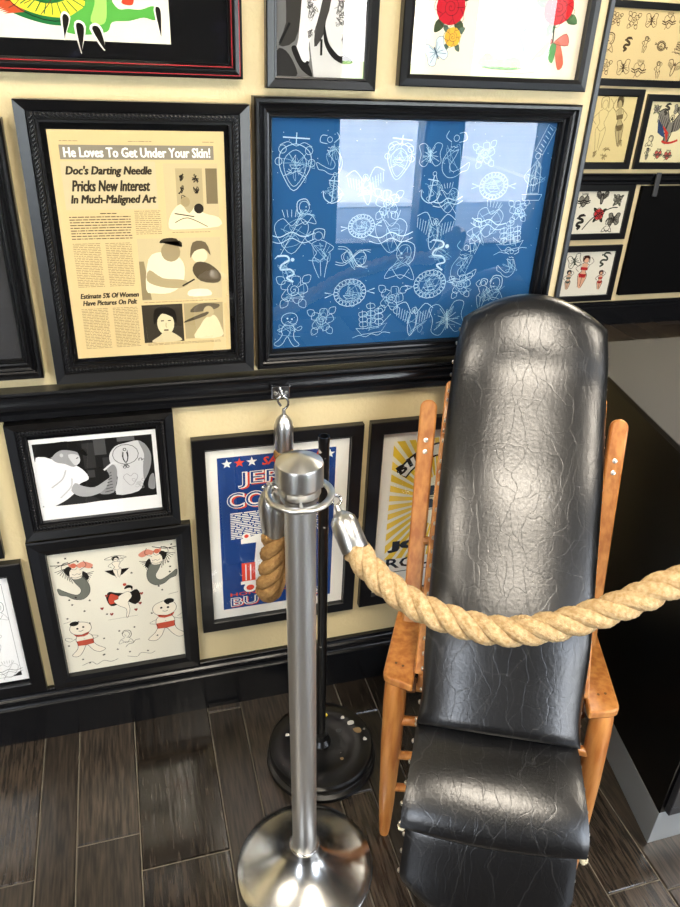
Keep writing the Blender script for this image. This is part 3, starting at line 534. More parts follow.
# --- newspaper
def art_news(A):
    D = '#3a3226'; r = random.Random(3)
    def body(x0, x1, y1, y0, rows, w=.0009, c='#7d6c4c'):
        for i in range(rows):
            y = y1-(y1-y0)*i/rows; x = x0
            while x < x1-.01:
                L = min(r.uniform(.012, .045), x1-x); A.line([(x, y), (x+L-.005, y)], c, w, 2, 0); x += L
    A.at(); body(.06, .17, .957, .95, 1); body(.44, .58, .957, .95, 1); body(.87, .95, .957, .95, 1)
    A.poly([(.055, .885), (.935, .885), (.935, .942), (.055, .942)], '#8a8271', 1); A.bold('He Loves To Get Under Your Skin!', .078, .894, .835, .038, '#fffdf0', .0006, 0, 3)
    A.poly([(.05, .68), (.585, .68), (.585, .877), (.05, .877)], '#cdbd95', 1)
    for st, y, x, w_ in (("Doc's Darting Needle", .815, .075, .485), ('Pricks New Interest', .757, .10, .445), ('In Much-Maligned Art', .697, .085, .49)): A.bold(st, x, y, w_, .044, D, .0008, .25, 3)
    body(.24, .34, .664, .655, 1, .0014, D); body(.06, .42, .65, .545, 9, .0016, '#57493a'); body(.44, .60, .672, .565, 13); body(.06, .225, .535, .335, 26); body(.25, .41, .535, .335, 26)
    A.bold('Estimate 5% Of Women', .065, .288, .355, .023, D, .0005, .25, 3); A.bold('Have Pictures On Pelt', .075, .255, .33, .023, D, .0005, .25, 3)
    body(.06, .225, .238, .04, 26); body(.25, .41, .238, .04, 26)
    # photo A: flash on a wall, someone at work
    A.poly([(.63, .585), (.955, .585), (.955, .87), (.63, .87)], '#cbb88c', 1); A.poly([(.88, .7), (.95, .7), (.95, .85), (.88, .85)], '#7b6d50', 2)
    A.poly([(.70, .66), (.86, .66), (.86, .85), (.70, .85)], '#b3a27a', 2)
    for i, (x, y) in enumerate(((.73, .81), (.82, .81), (.73, .76), (.82, .76), (.74, .72))): A.m(x, y, .008); A.scribble('#2e281f', .0012, i)
    A.at(); A.poly([(.64, .60), (.66, .66), (.72, .70), (.77, .66), (.82, .70), (.86, .66), (.95, .64), (.95, .6), (.7, .59)], '#efe0b6', 3, 3); A.circ(.75, .71, .028, '#a3916a', 4, .022); A.circ(.83, .68, .03, '#2b261e', 4, .022); A.line([(.68, .66), (.8, .645)], '#4a4031', .002, 4, 0); A.line([(.68, .62), (.76, .64), (.88, .6)], '#4a4031', .0014, 4)
    body(.66, .9, .577, .57, 1)
    # photo B: two people
    A.poly([(.44, .265), (.955, .265), (.955, .552), (.44, .552)], '#c9b78c', 1); A.poly([(.44, .27), (.50, .27), (.47, .45), (.44, .45)], '#8f7f5d', 2)
    A.poly([(.47, .32), (.50, .46), (.58, .49), (.68, .47), (.72, .42), (.70, .34), (.62, .30), (.52, .30)], '#efe2bd', 2, 3)
    A.circ(.64, .49, .06, '#a08f6b', 3, .045); A.poly([(.58, .53), (.6, .55), (.68, .55), (.71, .51), (.7, .54)], '#3b3428', 4, 3)
    A.circ(.82, .47, .05, '#e5d5ac', 3, .035); A.poly([(.76, .46), (.78, .53), (.86, .53), (.89, .47), (.85, .50), (.79, .49)], '#6a5d45', 4, 3)
    A.poly([(.77, .40), (.80, .44), (.88, .43), (.95, .38), (.93, .34), (.82, .35)], '#544936', 3, 3); A.poly([(.48, .36), (.56, .33), (.68, .32), (.74, .34), (.7, .36), (.58, .37), (.5, .41)], '#ab9a73', 4, 3); A.poly([(.74, .28), (.88, .28), (.86, .31), (.75, .31)], '#f3e7c6', 4, 3); A.line([(.7, .33), (.78, .36)], '#2b261e', .003, 5, 0)
    body(.45, .93, .257, .25, 1)
    # photo C and D
    A.poly([(.43, .058), (.69, .058), (.69, .245), (.43, .245)], '#3a3429', 1); A.circ(.575, .15, .055, '#dccca3', 2, .055); A.poly([(.50, .15), (.51, .22), (.58, .235), (.64, .21), (.645, .15), (.62, .18), (.56, .2), (.53, .18)], '#1e1a14', 3, 3); A.poly([(.48, .06), (.53, .09), (.56, .11), (.6, .11), (.66, .08), (.66, .06)], '#cfc096', 2, 3)
    A.line([(.545, .165), (.565, .165)], '#2b261e', .002, 4, 0); A.line([(.59, .165), (.61, .165)], '#2b261e', .002, 4, 0); A.line([(.56, .118), (.59, .118)], '#5a4632', .003, 4, 0); A.line([(.578, .155), (.575, .135), (.582, .133)], '#8f7f5d', .001, 4)
    A.poly([(.70, .068), (.955, .068), (.955, .245), (.70, .245)], '#a8976f', 1); A.poly([(.76, .07), (.80, .13), (.84, .17), (.90, .18), (.94, .12), (.94, .07)], '#e1d1a8', 2, 3); A.circ(.86, .2, .035, '#bba97f', 3, .028); A.poly([(.70, .15), (.84, .18), (.85, .2), (.72, .165)], '#4d4432', 4, 3); A.poly([(.74, .2), (.8, .24), (.93, .235), (.9, .21)], '#5a503d', 2, 3)
    body(.45, .94, .052, .04, 2)
picture("framed yellowed newspaper page headed He Loves To Get Under Your Skin!, cord-edged black frame", -.1425, .236, .9505, 1.4415, 0, 'rope', (art_news, '#d6be8b'), (-.099, .193, .992, 1.396), 'blackmat', 1.)
# --- blueprint
def art_blue(A):
    k = '#a9c6da'; w = .0009
    lst = [('badge', .075, .83, .050), ('head', .11, .62, .026), ('mermaid', .20, .86, .034), ('anchor', .205, .72, .03), ('heart', .065, .53, .046), ('girl', .165, .44, .048), ('knot', .285, .42, .034),
     ('rose', .075, .28, .042), ('wreath', .28, .255, .048), ('snake', .05, .38, .03), ('baby', .055, .09, .036), ('rose', .18, .13, .036), ('ship', .365, .12, .044), ('rose', .44, .22, .038), ('head', .47, .39, .042), ('heart', .42, .52, .046),
     ('eagle', .32, .73, .040), ('badge', .43, .85, .040), ('rose', .40, .66, .036), ('wreath', .31, .56, .038), ('anchor', .555, .72, .032), ('mermaid', .62, .86, .040), ('butterfly', .54, .86, .026), ('heart', .62, .67, .032),
     ('eagle', .58, .53, .044), ('snake', .61, .42, .034), ('wreath', .585, .28, .050), ('mermaid', .70, .38, .040), ('girl', .745, .50, .036), ('rose', .71, .27, .032), ('butterfly', .67, .10, .044), ('eagle', .53, .11, .044), ('wreath', .79, .73, .044), ('rose', .74, .87, .030), ('heart', .79, .57, .040),
     ('girl', .80, .22, .032), ('head', .85, .24, .030), ('ship', .885, .50, .040), ('mermaid', .90, .37, .030), ('bell', .945, .77, .046), ('rose', .90, .62, .028), ('anchor', .92, .10, .034), ('baby', .80, .07, .032), ('star', 0, 0, 0)]
    i = 0
    for nm, x, y, s_ in lst:
        if nm == 'star': continue
        i += 1; A.m(x, y, s_, (i*37 % 7-3)*.05, 1 if i % 2 else -1); getattr(A, nm)(k, None, w); A.m(x+.004, y-.004, s_*.7, i); A.scribble('#86adc9', .0007, i)
    r = random.Random(5); A.at()
    for _ in range(70): x, y = r.random(), r.random(); A.circ(x, y, .0012, '#c8dbe6', 2, .0016, 6)
    A.m(.965, .93, .012, 1.15); A.line([(-2.2, -.8), (2.2, -.8), (2.2, .8), (-2.2, .8)], k, .0008, 3, 0, True)
    for q in range(6): A.line([(-1.8+q*.7, -.4), (-1.6+q*.7, .4)], k, .0012, 3, 0)
picture('large framed blue sheet covered in white line tattoo drawings, glass reflecting the street windows', .2435, .8845, .952, 1.4545, 0, 'bold', (art_blue, '#1f4f7c'), (.279, .849, .987, 1.420), 'none')
# --- far left dark picture
picture('tall black frame at the left edge, left of the newspaper page, dark grey board showing', -.60, -.163, .966, 1.413, 0, 'bold', None, None, 'greymat')
# --- tattooist photograph
def art_tatph(A):
    A.at(); X0, Y0, X1, Y1 = .022, .18, .965, .945
    f_ = lambda p: [(X0+(X1-X0)*x, Y0+(Y1-Y0)*y) for x, y in p]
    A.poly(f_([(0, 0), (1, 0), (1, 1), (0, 1)]), '#171717', 1)
    for x0, x1, y0, y1, c in ((.40, .50, .55, .95, '#2d2d2d'), (.50, .60, .75, 1, '#4a4a4a'), (.56, .62, .5, .7, '#333333'), (.70, .85, .93, 1, '#5c5c5c'), (.42, .48, .40, .52, '#3a3a3a')): A.poly(f_([(x0, y0), (x1, y0), (x1, y1), (x0, y1)]), c, 2)
    A.poly(f_([(0, .02), (0, .72), (.06, .80), (.13, .76), (.22, .70), (.33, .62), (.40, .50), (.42, .38), (.34, .32), (.30, .20), (.16, .04)]), '#ececec', 3, 3)
    A.poly(f_([(.06, .0), (.12, .06), (.28, .2), (.40, .12), (.48, .0)]), '#2b2b2b', 2, 3)
    A.line(f_([(.10, .30), (.20, .42), (.24, .56)]), '#bcbcbc', .003, 4); A.line(f_([(.16, .12), (.26, .28), (.28, .42)]), '#c6c6c6', .003, 4)
    A.poly(f_([(.13, .80), (.15, .92), (.24, .96), (.34, .86), (.37, .76), (.36, .66), (.31, .60), (.24, .66), (.17, .70)]), '#9c9c9c', 4, 3); A.poly(f_([(.28, .80), (.36, .78), (.37, .68), (.33, .62), (.30, .68)]), '#c9c9c9', 5, 3)
    A.poly(f_([(.04, .84), (.06, .98), (.16, 1), (.32, 1), (.40, .88), (.44, .78), (.42, .76), (.34, .84), (.24, .88), (.18, .84), (.14, .78), (.10, .82)]), '#0f0f0f', 6, 3); A.circ(*f_([(.225, .80)])[0], .014, '#c4c4c4', 7, .022); A.line(f_([(.36, .74), (.34, .73)]), '#222222', .002, 7, 0)
    A.poly(f_([(.26, .22), (.32, .12), (.42, .10), (.54, .16), (.60, .24), (.66, .30), (.64, .40), (.57, .34), (.46, .24), (.36, .28), (.30, .34)]), '#a9a9a9', 4, 3)
    A.poly(f_([(.50, .12), (.56, .22), (.60, .40), (.58, .52), (.64, .58), (.67, .50), (.66, .34), (.62, .12)]), '#8c8c8c', 5, 3)
    for i in range(7): A.line(f_([(.545+.01*i, .14+.05*i), (.62, .16+.05*i)]), '#3d3d3d', .0016, 6, 0)
    A.line(f_([(.56, .50), (.64, .60), (.68, .58)]), '#d9d9d9', .004, 6)
    A.poly(f_([(.64, .08), (.67, .36), (.63, .55), (.62, .72), (.68, .86), (.78, .90), (.88, .92), (.95, .82), (.98, .66), (.96, .46), (.90, .28), (.84, .1)]), '#cfcfcf', 3, 3); A.poly(f_([(.88, .92), (.95, .82), (.98, .66), (.96, .46), (.90, .28), (.90, .5), (.92, .7)]), '#8f8f8f', 4, 3)
    A.poly(f_([(.93, .14), (.99, .12), (.99, .36), (.95, .32)]), '#8a8a8a', 2, 3)
    A.ring(*f_([(.76, .72)])[0], .105, '#5a5a5a', .0014, 5, ry=.12)
    A.m(.735, .735, .024); A.eagle('#232323', ('#9a9a9a', 0), .0016); A.m(.735, .70, .012); A.heart('#2b2b2b', ('#777777', 0), .0012); A.m(.86, .62, .014); A.rose('#2a2a2a', ('#6a6a6a', '#4a4a4a'), .0016); A.m(.73, .60, .012); A.rose('#2a2a2a', ('#7a7a7a', '#5a5a5a'), .0014)
    A.m(.76, .42, .020); A.heart('#8a8a8a', None, .0009); A.m(.82, .36, .016); A.rose('#949494', None, .0008); A.m(.72, .33, .014); A.scribble('#8a8a8a', .0008, 3)
picture('framed black and white photo of a tattooist working on a bare back, cord-edged frame', -.2515, .0675, .600, .872, 0, 'rope', (art_tatph, '#f4f3f0'), (-.2155, .031, .6325, .827), 'none', 1.)
# --- mermaid flash
def art_mer(A):
    sk = '#e9e0cb'; r = random.Random(11)
    A.m(.20, .77, .048, 0, 1, .052); A.mermaid(K, (sk, 0), .0009); A.m(.82, .80, .048, 0, -1, .052); A.mermaid(K, (sk, 0), .0009)
    A.m(.51, .84, .030); A.poly([(-.9, -.2), (0, -.9), (.9, -.2), (.5, -.5), (0, -.3), (-.5, -.5)], '#24211c', 1, 3); A.girl(K, (sk, '#e9e0cb'), .0008); A.line([(-.8, .85), (0, 1.1), (.8, .85), (0, .75)], K, .001, 5, 4, True)
    A.m(.535, .56, .052); A.poly([(-.75, .3), (-.6, .6), (-.3, .5), (.2, .4), (.6, .55), (.72, 0), (.45, -.3), (.1, -.05), (-.2, -.15), (-.6, -.2)], '#1d1a17', 1, 3); A.poly([(-.66, .2), (-.52, .48), (-.2, .3), (.3, .3), (.2, .05), (-.2, .0), (-.6, -.1)], '#c04a35', 2, 3); A.poly([(-.2, .3), (.2, .5), (.35, .2), (.15, -.1), (.2, -.5), (.08, -.95), (.0, -.95), (.05, -.5), (-.25, -.25), (-.45, .05), (-.25, .15)], sk, 3, 3); A.circ(.22, .62, .16, sk, 4); A.poly([(.05, .65), (.2, .85), (.42, .75), (.38, .5), (.32, .68)], '#16130f', 5, 3); A.circ(.1, .9, .08, '#c04a35', 5)
    A.line([(-.2, .3), (.2, .5), (.35, .2), (.15, -.1), (.2, -.5), (.08, -.95), (.0, -.95), (.05, -.5), (-.25, -.25), (-.45, .05), (-.25, .15)], K, .0009, 5, 3, True); A.line([(-.8, -.98), (.5, -.95)], '#8b8475', .0008, 3, 0)
    A.m(.175, .29, .052, .12, -1); A.baby(K, (sk, '#b9503c'), .0009); A.m(.85, .34, .060, 0, 1); A.baby(K, (sk, '#b9503c'), .0009)
    A.m(.51, .24, .022); A.head(K, None, .0009); A.m(.56, .18, .02, .5); A.line([(-1, 0), (-.5, .2), (0, 0), (.5, .2), (1, 0)], K, .0012)
    A.at()
    for i in range(64):
        x, y = r.uniform(.04, .96), r.uniform(.05, .97)
        if any(abs(x-a_) < .10 and abs(y-b_) < .12 for a_, b_ in ((.2, .77), (.82, .8), (.53, .57), (.18, .29), (.85, .34), (.51, .84))): continue
        A.star(x, y, .013, '#2a261f', 2)
    for x, y in ((.40, .62), (.42, .46), (.66, .52), (.68, .60), (.62, .47), (.35, .52)): A.m(x, y, .005); A.poly([(0, -.9), (-.8, .2), (-.4, .8), (0, .4), (.4, .8), (.8, .2)], '#8f3d31', 2, 3)
    A.at(); A.line([(.12, .05), (.2, .07), (.24, .04), (.3, .065), (.36, .045), (.42, .06)], K, .0011, 3); A.line([(.5, .07), (.58, .05), (.62, .08), (.7, .06), (.74, .075)], '#5d574a', .0011, 3); A.line([(.03, .44), (.09, .45)], '#8b8475', .0012, 3, 0); A.line([(.9, .56), (.98, .57)], '#8b8475', .0012, 3, 0)
picture('framed tattoo flash sheet with two mermaids, a dancer and two babies, below the tattooist photo', -.2565, .088, .158, .5895, 0, 'plain', (art_mer, '#e3decb'), (-.2215, .0545, .192, .5435), 'none', 1.7)
# --- lower left
def art_low(A):
    A.at()
    for i, (x, y, nm) in enumerate(((.62, .2, 'rose'), (.85, .12, 'heart'), (.8, .4, 'girl'), (.86, .7, 'head'), (.5, .6, 'ship'), (.6, .85, 'eagle'), (.3, .3, 'anchor'))): A.m(x, y, .03); getattr(A, nm)('#8a8a86', None, .0008)
    A.at(); A.line([(.05, .05), (.94, .05), (.94, .95), (.05, .95)], '#5f5f5c', .001, 2, 0, True); A.poly([(.87, .05), (.94, .05), (.94, .1)], '#2b2b2b', 3)
picture('black framed white sheet of fine grey drawings, cut off at the lower left edge', -.62, -.2745, .159, .541, 0, 'flat', (art_low, '#f1f1ef'), (-.585, -.307, .197, .498), 'none', 1.15)
picture('black frame corner at the far left edge, above the white sheet of grey drawings', -.62, -.302, .558, .84, 0, 'flat', None, None, 'greymat', 1.)
# --- poster one
def art_p1(A):
    nv, rd, wh = '#1d3f7c', '#df4a35', '#f3efe4'
    A.at(); A.poly([(.075, .055), (.905, .055), (.905, .96), (.075, .96)], nv, 1)
    for x, c in ((.14, wh), (.225, rd), (.31, wh), (.69, wh), (.775, rd), (.86, wh)): A.star(x, .925, .038, c, 3)
    A.text('SAILOR', .38, .90, .30, .045, rd, .03, .25, 3, .03)
    def big(t_, x, y, w_, h):
        A.text(t_, x+.012, y-.006, w_, h, rd, .045, 0, 3, 0, 4); A.text(t_, x, y, w_, h, wh, .04, 0, 5, 0, 4); A.text(t_, x+.006, y+.004, w_-.012, h-.008, nv, -.012, 0, 7, 0, 4)
    big('JERRY', .21, .785, .58, .09); big('COLLINS', .13, .675, .72, .09)
    r = random.Random(2)
    for i in range(15):
        y = .645-.0105*i; x = .15
        while x < .83:
            L = r.uniform(.018, .10); A.line([(x, y), (min(x+L-.010, .84), y)], wh, .0027, 3, 0); x += L
    # tattoo machine
    for dx, c, l in ((.02, rd, 3), (0, wh, 4)):
        A.poly([(.30+dx, .22), (.33+dx, .46), (.22+dx, .46), (.22+dx, .49), (.30+dx, .50), (.34+dx, .51), (.46+dx, .50), (.74+dx, .50), (.74+dx, .46), (.62+dx, .46), (.64+dx, .22), (.72+dx, .22), (.72+dx, .19), (.24+dx, .19), (.24+dx, .22)], c, l)
    for x in (.22, .66): A.poly([(x, .22), (x+.1, .22), (x+.1, .34), (x, .34)], rd, 5); A.line([(x+.03, .23), (x+.03, .33)], wh, .003, 6, 0); A.line([(x+.065, .23), (x+.065, .33)], wh, .003, 6, 0); A.poly([(x-.01, .205), (x+.11, .205), (x+.11, .225), (x-.01, .225)], wh, 6)
    A.poly([(.42, .22), (.53, .22), (.53, .46), (.42, .46)], nv, 5); A.poly([(.40, .26), (.55, .26), (.55, .40), (.40, .40)], rd, 6); A.circ(.26, .505, .03, wh, 6, .02); A.circ(.26, .505, .016, rd, 7, .011); A.circ(.28, .18, .05, wh, 4, .03); A.circ(.28, .18, .03, rd, 5, .018)
    A.text('HONOLULU', .13, .135, .48, .022, rd, .02, 0, 3)
    A.text('BU', .137, .063, .21, .058, rd, .045, 0, 3); A.text('BU', .13, .068, .21, .058, wh, .04, 0, 5); A.text('BU', .136, .072, .198, .05, nv, -.012, 0, 7)
    A.text('O', .715, .063, .11, .058, rd, .045, 0, 3); A.text('O', .71, .068, .11, .058, wh, .04, 0, 5); A.text('O', .716, .072, .098, .05, nv, -.012, 0, 7)
picture('framed navy blue and red poster with JERRY COLLINS lettering, behind the steel stanchion', .101, .485, .260, .7975, 0, 'flat', (art_p1, '#ece8dc'), (.130, .4555, .288, .761), 'none', 1.)
def art_p2(A):
    yl = '#f0c93c'; A.at()
    cx, cy = .5, .58
    A.poly([(.09, .22), (.91, .22), (.91, .955), (.09, .955)], '#f3ecd2', 1)
    for i in range(44):
        a0 = 2*pi*i/44; a1 = a0+2*pi/44*.62; pts = []
        for r_, a_ in ((.16, a0), (None, a0), (None, a1), (.16, a1)):
            c_, s_ = cos(a_), sin(a_)
            if r_ is None: r_ = min((.41/abs(c_)) if abs(c_) > 1e-6 else 9, ((.375 if s_ > 0 else .36)/abs(s_)) if abs(s_) > 1e-6 else 9)
            pts.append((cx+r_*c_, cy+r_*s_))
        A.poly(pts, yl, 2)
    # arched banner
    n_ = 12; o_ = []; i_ = []
    for q in range(n_+1):
        a_ = pi*.82-pi*.64*q/n_; o_.append((cx+.44*cos(a_), .58+.33*sin(a_)+.02)); i_.append((cx+.34*cos(a_), .58+.25*sin(a_)+.02))
    A.poly(o_+i_[::-1], K, 3)
    o2 = [((p[0]-cx)*.97+cx, p[1]-.010) for p in o_]; i2 = [((p[0]-cx)*1.02+cx, p[1]+.010) for p in i_]; A.poly(o2+i2[::-1], '#f5f0e2', 4)
    A.text('B', .165, .755, .075, .055, K, .05, 0, 5, .62); A.text('I', .235, .797, .03, .055, K, .05, 0, 5, .5); A.text('R', .28, .82, .07, .055, K, .05, 0, 5, .42)
    for y, s_ in ((.62, .03), (.54, .028)): A.m(.42, y, s_); A.line([(-1.2, -.2), (-.6, -.1), (1, -.1)], K, .003, 4, 0); A.ring(-1.0, -.2, .2, K, .001, 5); A.poly([(-.5, -.1), (-.4, .5), (.3, .8), (.6, 0)], '#3b4650', 4, 3); A.line([(-.5, -.3), (1, -.3)], K, .002, 4, 0)
    A.at(); A.text('JOHN', .11, .265, .70, .075, '#10131a', .075, 0, 5); A.text('ROUND', .11, .155, .72, .07, '#10131a', .02, 0, 5); A.line([(.11, .13), (.85, .13)], '#10131a', .0022, 4, 0)
picture('framed yellow sunburst poster with an arched banner, partly hidden by the reclining chair', .5015, .885, .262, .7985, 0, 'flat', (art_p2, '#efeade'), (.5355, .852, .293, .760), 'none', 1.15)
# --- far wall pictures
FY = 2.55
def sheet(seed, names, ink='#4a3a26', s_=.05, grid=(4, 3), fills=None, w=.003):
    def fn(A):
        r = random.Random(seed); i = 0
        for gy in range(grid[1]):
            for gx in range(grid[0]):
                nm = names[i % len(names)]; i += 1
                if nm: A.m((gx+.5)/grid[0]+r.uniform(-.02, .02), (gy+.5)/grid[1]+r.uniform(-.02, .02), s_*r.uniform(.8, 1.1), r.uniform(-.25, .25)); getattr(A, nm)(ink, fills, w)
    return fn
picture('wide frame of small brown tattoo drawings on tan paper, topmost on the recessed wall', 2.55, 3.17, 1.396, 1.80, FY, 'flat', (sheet(1, ['rose', 'butterfly', 'heart', 'girl', 'eagle', 'head', 'snake', 'girl', 'wreath', 'ship', 'rose'], grid=(5, 3), s_=.045), '#cdb98a'), (2.585, 3.135, 1.432, 1.768), 'none', 1.2)
def art_tan2(A):
    A.m(.25, .58, .10, 0, 1, .14); A.girl('#7a6a45', None, .0025); A.m(.68, .62, .08, .2, -1, .13); A.girl('#54482e', ('#a89a70', '#6b5d3c'), .003)
    for i, (x, y) in enumerate(((.2, .12), (.45, .1), (.5, .2), (.8, .3))): A.m(x, y, .025, i); A.scribble('#7a6a45', .0025, i)
picture('tan sheet with two faint pencil figures, left of the eagle sheet', 2.58, 2.921, .963, 1.383, FY, 'flat', (art_tan2, '#d0c08c'), (2.618, 2.883, 1.000, 1.344), 'none', 1.2)
def art_flag(A):
    A.m(.42, .60, .11, -.1); A.eagle('#2b2a26', ('#77736a', 0), .004)
    A.at(); A.poly([(.18, .72), (.30, .60), (.38, .40), (.28, .46), (.22, .5)], '#2c3f63', 3)
    for i in range(4): A.line([(.30+.02*i, .60-.03*i), (.42, .48-.04*i)], '#b5382e', .008, 4, 0)
    for i, (x, y, nm) in enumerate(((.12, .88, 'rose'), (.3, .88, 'snake'), (.5, .88, 'butterfly'), (.12, .35, 'head'), (.12, .14, 'girl'), (.32, .14, 'heart'), (.5, .12, 'heart'), (.75, .8, 'eagle'), (.8, .3, 'rose'))): A.m(x, y, .032); getattr(A, nm)('#3c3a33', ('#b5544a' if nm == 'heart' else '#8d897c', '#7a8060'), .003)
    A.at(); A.line([(.33, .36), (.42, .33), (.52, .34), (.62, .38)], '#b5382e', .012, 3)
picture('cream tattoo sheet with an eagle over a striped flag, beside the tan pencil sheet', 2.948, 3.40, .963, 1.362, FY, 'flat', (art_flag, '#d8cfa8'), (2.985, 3.363, 1.000, 1.325), 'none', 1.2)
def art_rs(A):
    A.m(.5, .47, .055); A.rose('#1c1a17', ('#b02a2e', '#2b3326'), .004); A.at(); A.line([(.22, .12), (.4, .4), (.7, .6), (.85, .62)], '#1c1a17', .006, 2)
    for i, (x, y, nm) in enumerate(((.15, .78, 'heart'), (.15, .3, 'snake'), (.5, .85, 'eagle'), (.82, .8, 'rose'), (.82, .35, 'butterfly'), (.72, .2, 'head'))): A.m(x, y, .045); getattr(A, nm)('#26231e', ('#77746a', '#55584a'), .004)
picture('white flash sheet with a central red rose, above the pin-up sheet', 2.575, 3.000, .556, .876, FY, 'flat', (art_rs, '#dcd8c8'), (2.615, 2.962, .585, .840), 'none', 1.3)
def art_pin(A):
    A.m(.42, .55, .10, -.1); A.girl('#3a1a14', ('#d9a88a', '#b3242a'), .003); A.m(.14, .38, .06); A.girl('#2a2a26', ('#c9a48a', '#4a5a52'), .003); A.m(.8, .35, .06); A.girl('#3a1a14', ('#d9a88a', '#b3242a'), .003)
    A.m(.2, .8, .05, .3); A.butterfly('#3c4238', None, .004); A.m(.8, .82, .05, -.2); A.snake('#3c4238', None, .003)
picture('white flash sheet with red dressed pin-up girls, below the rose sheet', 2.575, 3.003, .168, .520, FY, 'flat', (art_pin, '#e0dccd'), (2.615, 2.965, .203, .480), 'none', 1.3)
b = MB(); b.box(3.04, 3.75, FY-.03, FY-.0015, .200, .868); tag(b.build('black_panel', mat('matte_black_board', '#030304', .8, spec=.1), bevel=.004), 'large blank matte black panel on the recessed wall below the rail', 'panel')
b = MB(); b.box(3.105, 3.135, FY-.05, FY-.036, .812, .948); tag(b.build('hanging_bracket', mat('dark_grey_metal', '#3a3b3e', .4), bevel=.003), 'short dark grey metal bracket hanging from the recess rail over the black panel', 'bracket')

# ------------------------------------------------------------------ stanchion
def stanchion(x, y, lab, lean=0.):
    t_ = thing('stanchion', lab, 'stanchion', (x, y, .003 if lean else 0)); t_.rotation_euler = (0, radians(lean), 0)
    b = MB(); b.lathe([(.0, 0), (.143, 0), (.1445, .003), (.1445, .008), (.142, .011), (.125, .016), (.10, .025), (.075, .037), (.052, .052), (.038, .068), (.031, .083), (.0, .083)], n=72); b.build('base', MT['steelb'], t_, smooth=50)
    b = MB(); b.torus((0, 0, .083), (0, 0, 1), .0265, .003); b.build('base_collar', MT['chrome'], t_, smooth=60)
    b = MB(); b.lathe([(0, .075), (.0245, .075), (.0245, .945), (0, .945)], n=48); b.build('pole', MT['steel'], t_, smooth=50)
    b = MB(); b.lathe([(0, .948), (.030, .948), (.032, .951), (.032, .962), (.0345, .966), (.0360, .968), (.0360, .998), (.0350, 1.002), (.020, 1.011), (.004, 1.017), (0, 1.0175)], n=64); b.build('cap', MT['capm'], t_, smooth=25)
    b = MB(); b.rings([[(r_*cos(2*pi*k/64), r_*sin(2*pi*k/64), z) for k in range(64)] for r_, z in ((.0515, .9435), (.053, .945), (.053, .949), (.0515, .9505), (.0435, .9505), (.042, .949), (.042, .945), (.0435, .9435))], 0, False, True)
    b.lathe([(.0, .940), (.029, .940), (.030, .947), (0, .947)], n=32)
    for a_ in (0.35, .35+2*pi/3, .35+4*pi/3): b.sweep([(.024*cos(a_), .024*sin(a_), .947), (.046*cos(a_), .046*sin(a_), .947)], .0035, 8)
    b.build('rope_ring', MT['capm'], t_, smooth=50)
    return t_
stanchion(.246, -.499, 'brushed steel stanchion post with a domed round base and flat cap', -1.55)
def rope(name, lab, path, R=.0195, mt='rope', turn=20., start=None, end=None):
    t_ = thing(name, lab, 'rope', path[0])
    o0 = Vector(path[0]); pts = [Vector(p)-o0 for p in catmull(path, 12)]
    # resample
    d = [0]
    for a_, c_ in zip(pts[:-1], pts[1:]): d.append(d[-1]+(c_-a_).length)
    L = d[-1]; N = int(L/.0032); res = []; j = 0
    for i in range(N+1):
        s_ = L*i/N
        while j < len(d)-2 and d[j+1] < s_: j += 1
        f_ = (s_-d[j])/max(1e-9, d[j+1]-d[j]); res.append(pts[j].lerp(pts[j+1], min(1, f_)))
    T = [(res[min(i+1, N)]-res[max(i-1, 0)]).normalized() for i in range(N+1)]; a_ = T[0].orthogonal().normalized(); fr = []
    for i in range(N+1):
        a_ = (a_-T[i]*a_.dot(T[i])).normalized(); fr.append((a_.copy(), T[i].cross(a_)))
    b = MB(); pitch = .098
    for k_ in range(3):
        rg = []; rs = R*.57; ro = R*.50
        for i in range(N+1):
            ph = 2*pi*(L*i/N)/pitch+k_*2*pi/3; u_, w_ = fr[i]; c_ = res[i]+u_*cos(ph)*ro+w_*sin(ph)*ro; n1 = u_*cos(ph)+w_*sin(ph); n2 = T[i].cross(n1)
            tn = (T[i]+n2*(2*pi*ro/pitch)).normalized(); n2 = tn.cross(n1).normalized(); ring = []
            for q in range(30):
                th = 2*pi*q/30; rr_ = rs*(1+.05*cos(10*th+ (L*i/N)*260)); ring.append(c_+n1*cos(th)*rr_+n2*sin(th)*rr_)
            rg.append(ring)
        b.rings(rg)
    ro_ = b.build('rope', MT[mt], t_, smooth=180)
    def cap(p, dirv, ring_at, long=.10):
        p = Vector(p)-o0; dv = Vector(dirv).normalized(); kf = .74 if mt == 'rope' else 1.; ring_at = Vector(ring_at)-o0      # p: mouth centre, dv: towards the hook
        prof = [(0, -.002), (.0235, -.002), (.0245, 0), (.0245, .052), (.0225, .064), (.017, .073), (.010, .079), (.0055, .083), (.0045, .095), (0, .095)]
        a2 = dv.orthogonal().normalized(); b2 = dv.cross(a2); m_ = MB(); s_ = .85
        m_.rings([[p+dv*z*kf+(a2*cos(2*pi*k/32)+b2*sin(2*pi*k/32))*r_*s_ for k in range(32)] for r_, z in prof]); m_.build('end_cap', MT['capm'], t_, smooth=35)
        m_ = MB(); q0 = p+dv*.093*kf; side = dv.cross(Vector((0, 0, 1)))
        side = side.normalized() if side.length > .2 else Vector((1, 0, 0))
        q3 = ring_at; mid_ = (q0+q3)/2; D_ = (q3-q0)
        loop = catmull([tuple(q0), tuple(q0+D_*.3+side*.009), tuple(q0+D_*.75+side*.011), tuple(q3+D_.normalized()*.004), tuple(q0+D_*.8-side*.010), tuple(q0+D_*.35-side*.005)], 6)
        m_.sweep(loop, .0026, 10); m_.build('snap_hook', MT['chrome'], t_, smooth=60)
    if start: cap(*start)
    if end: cap(*end)
    return t_
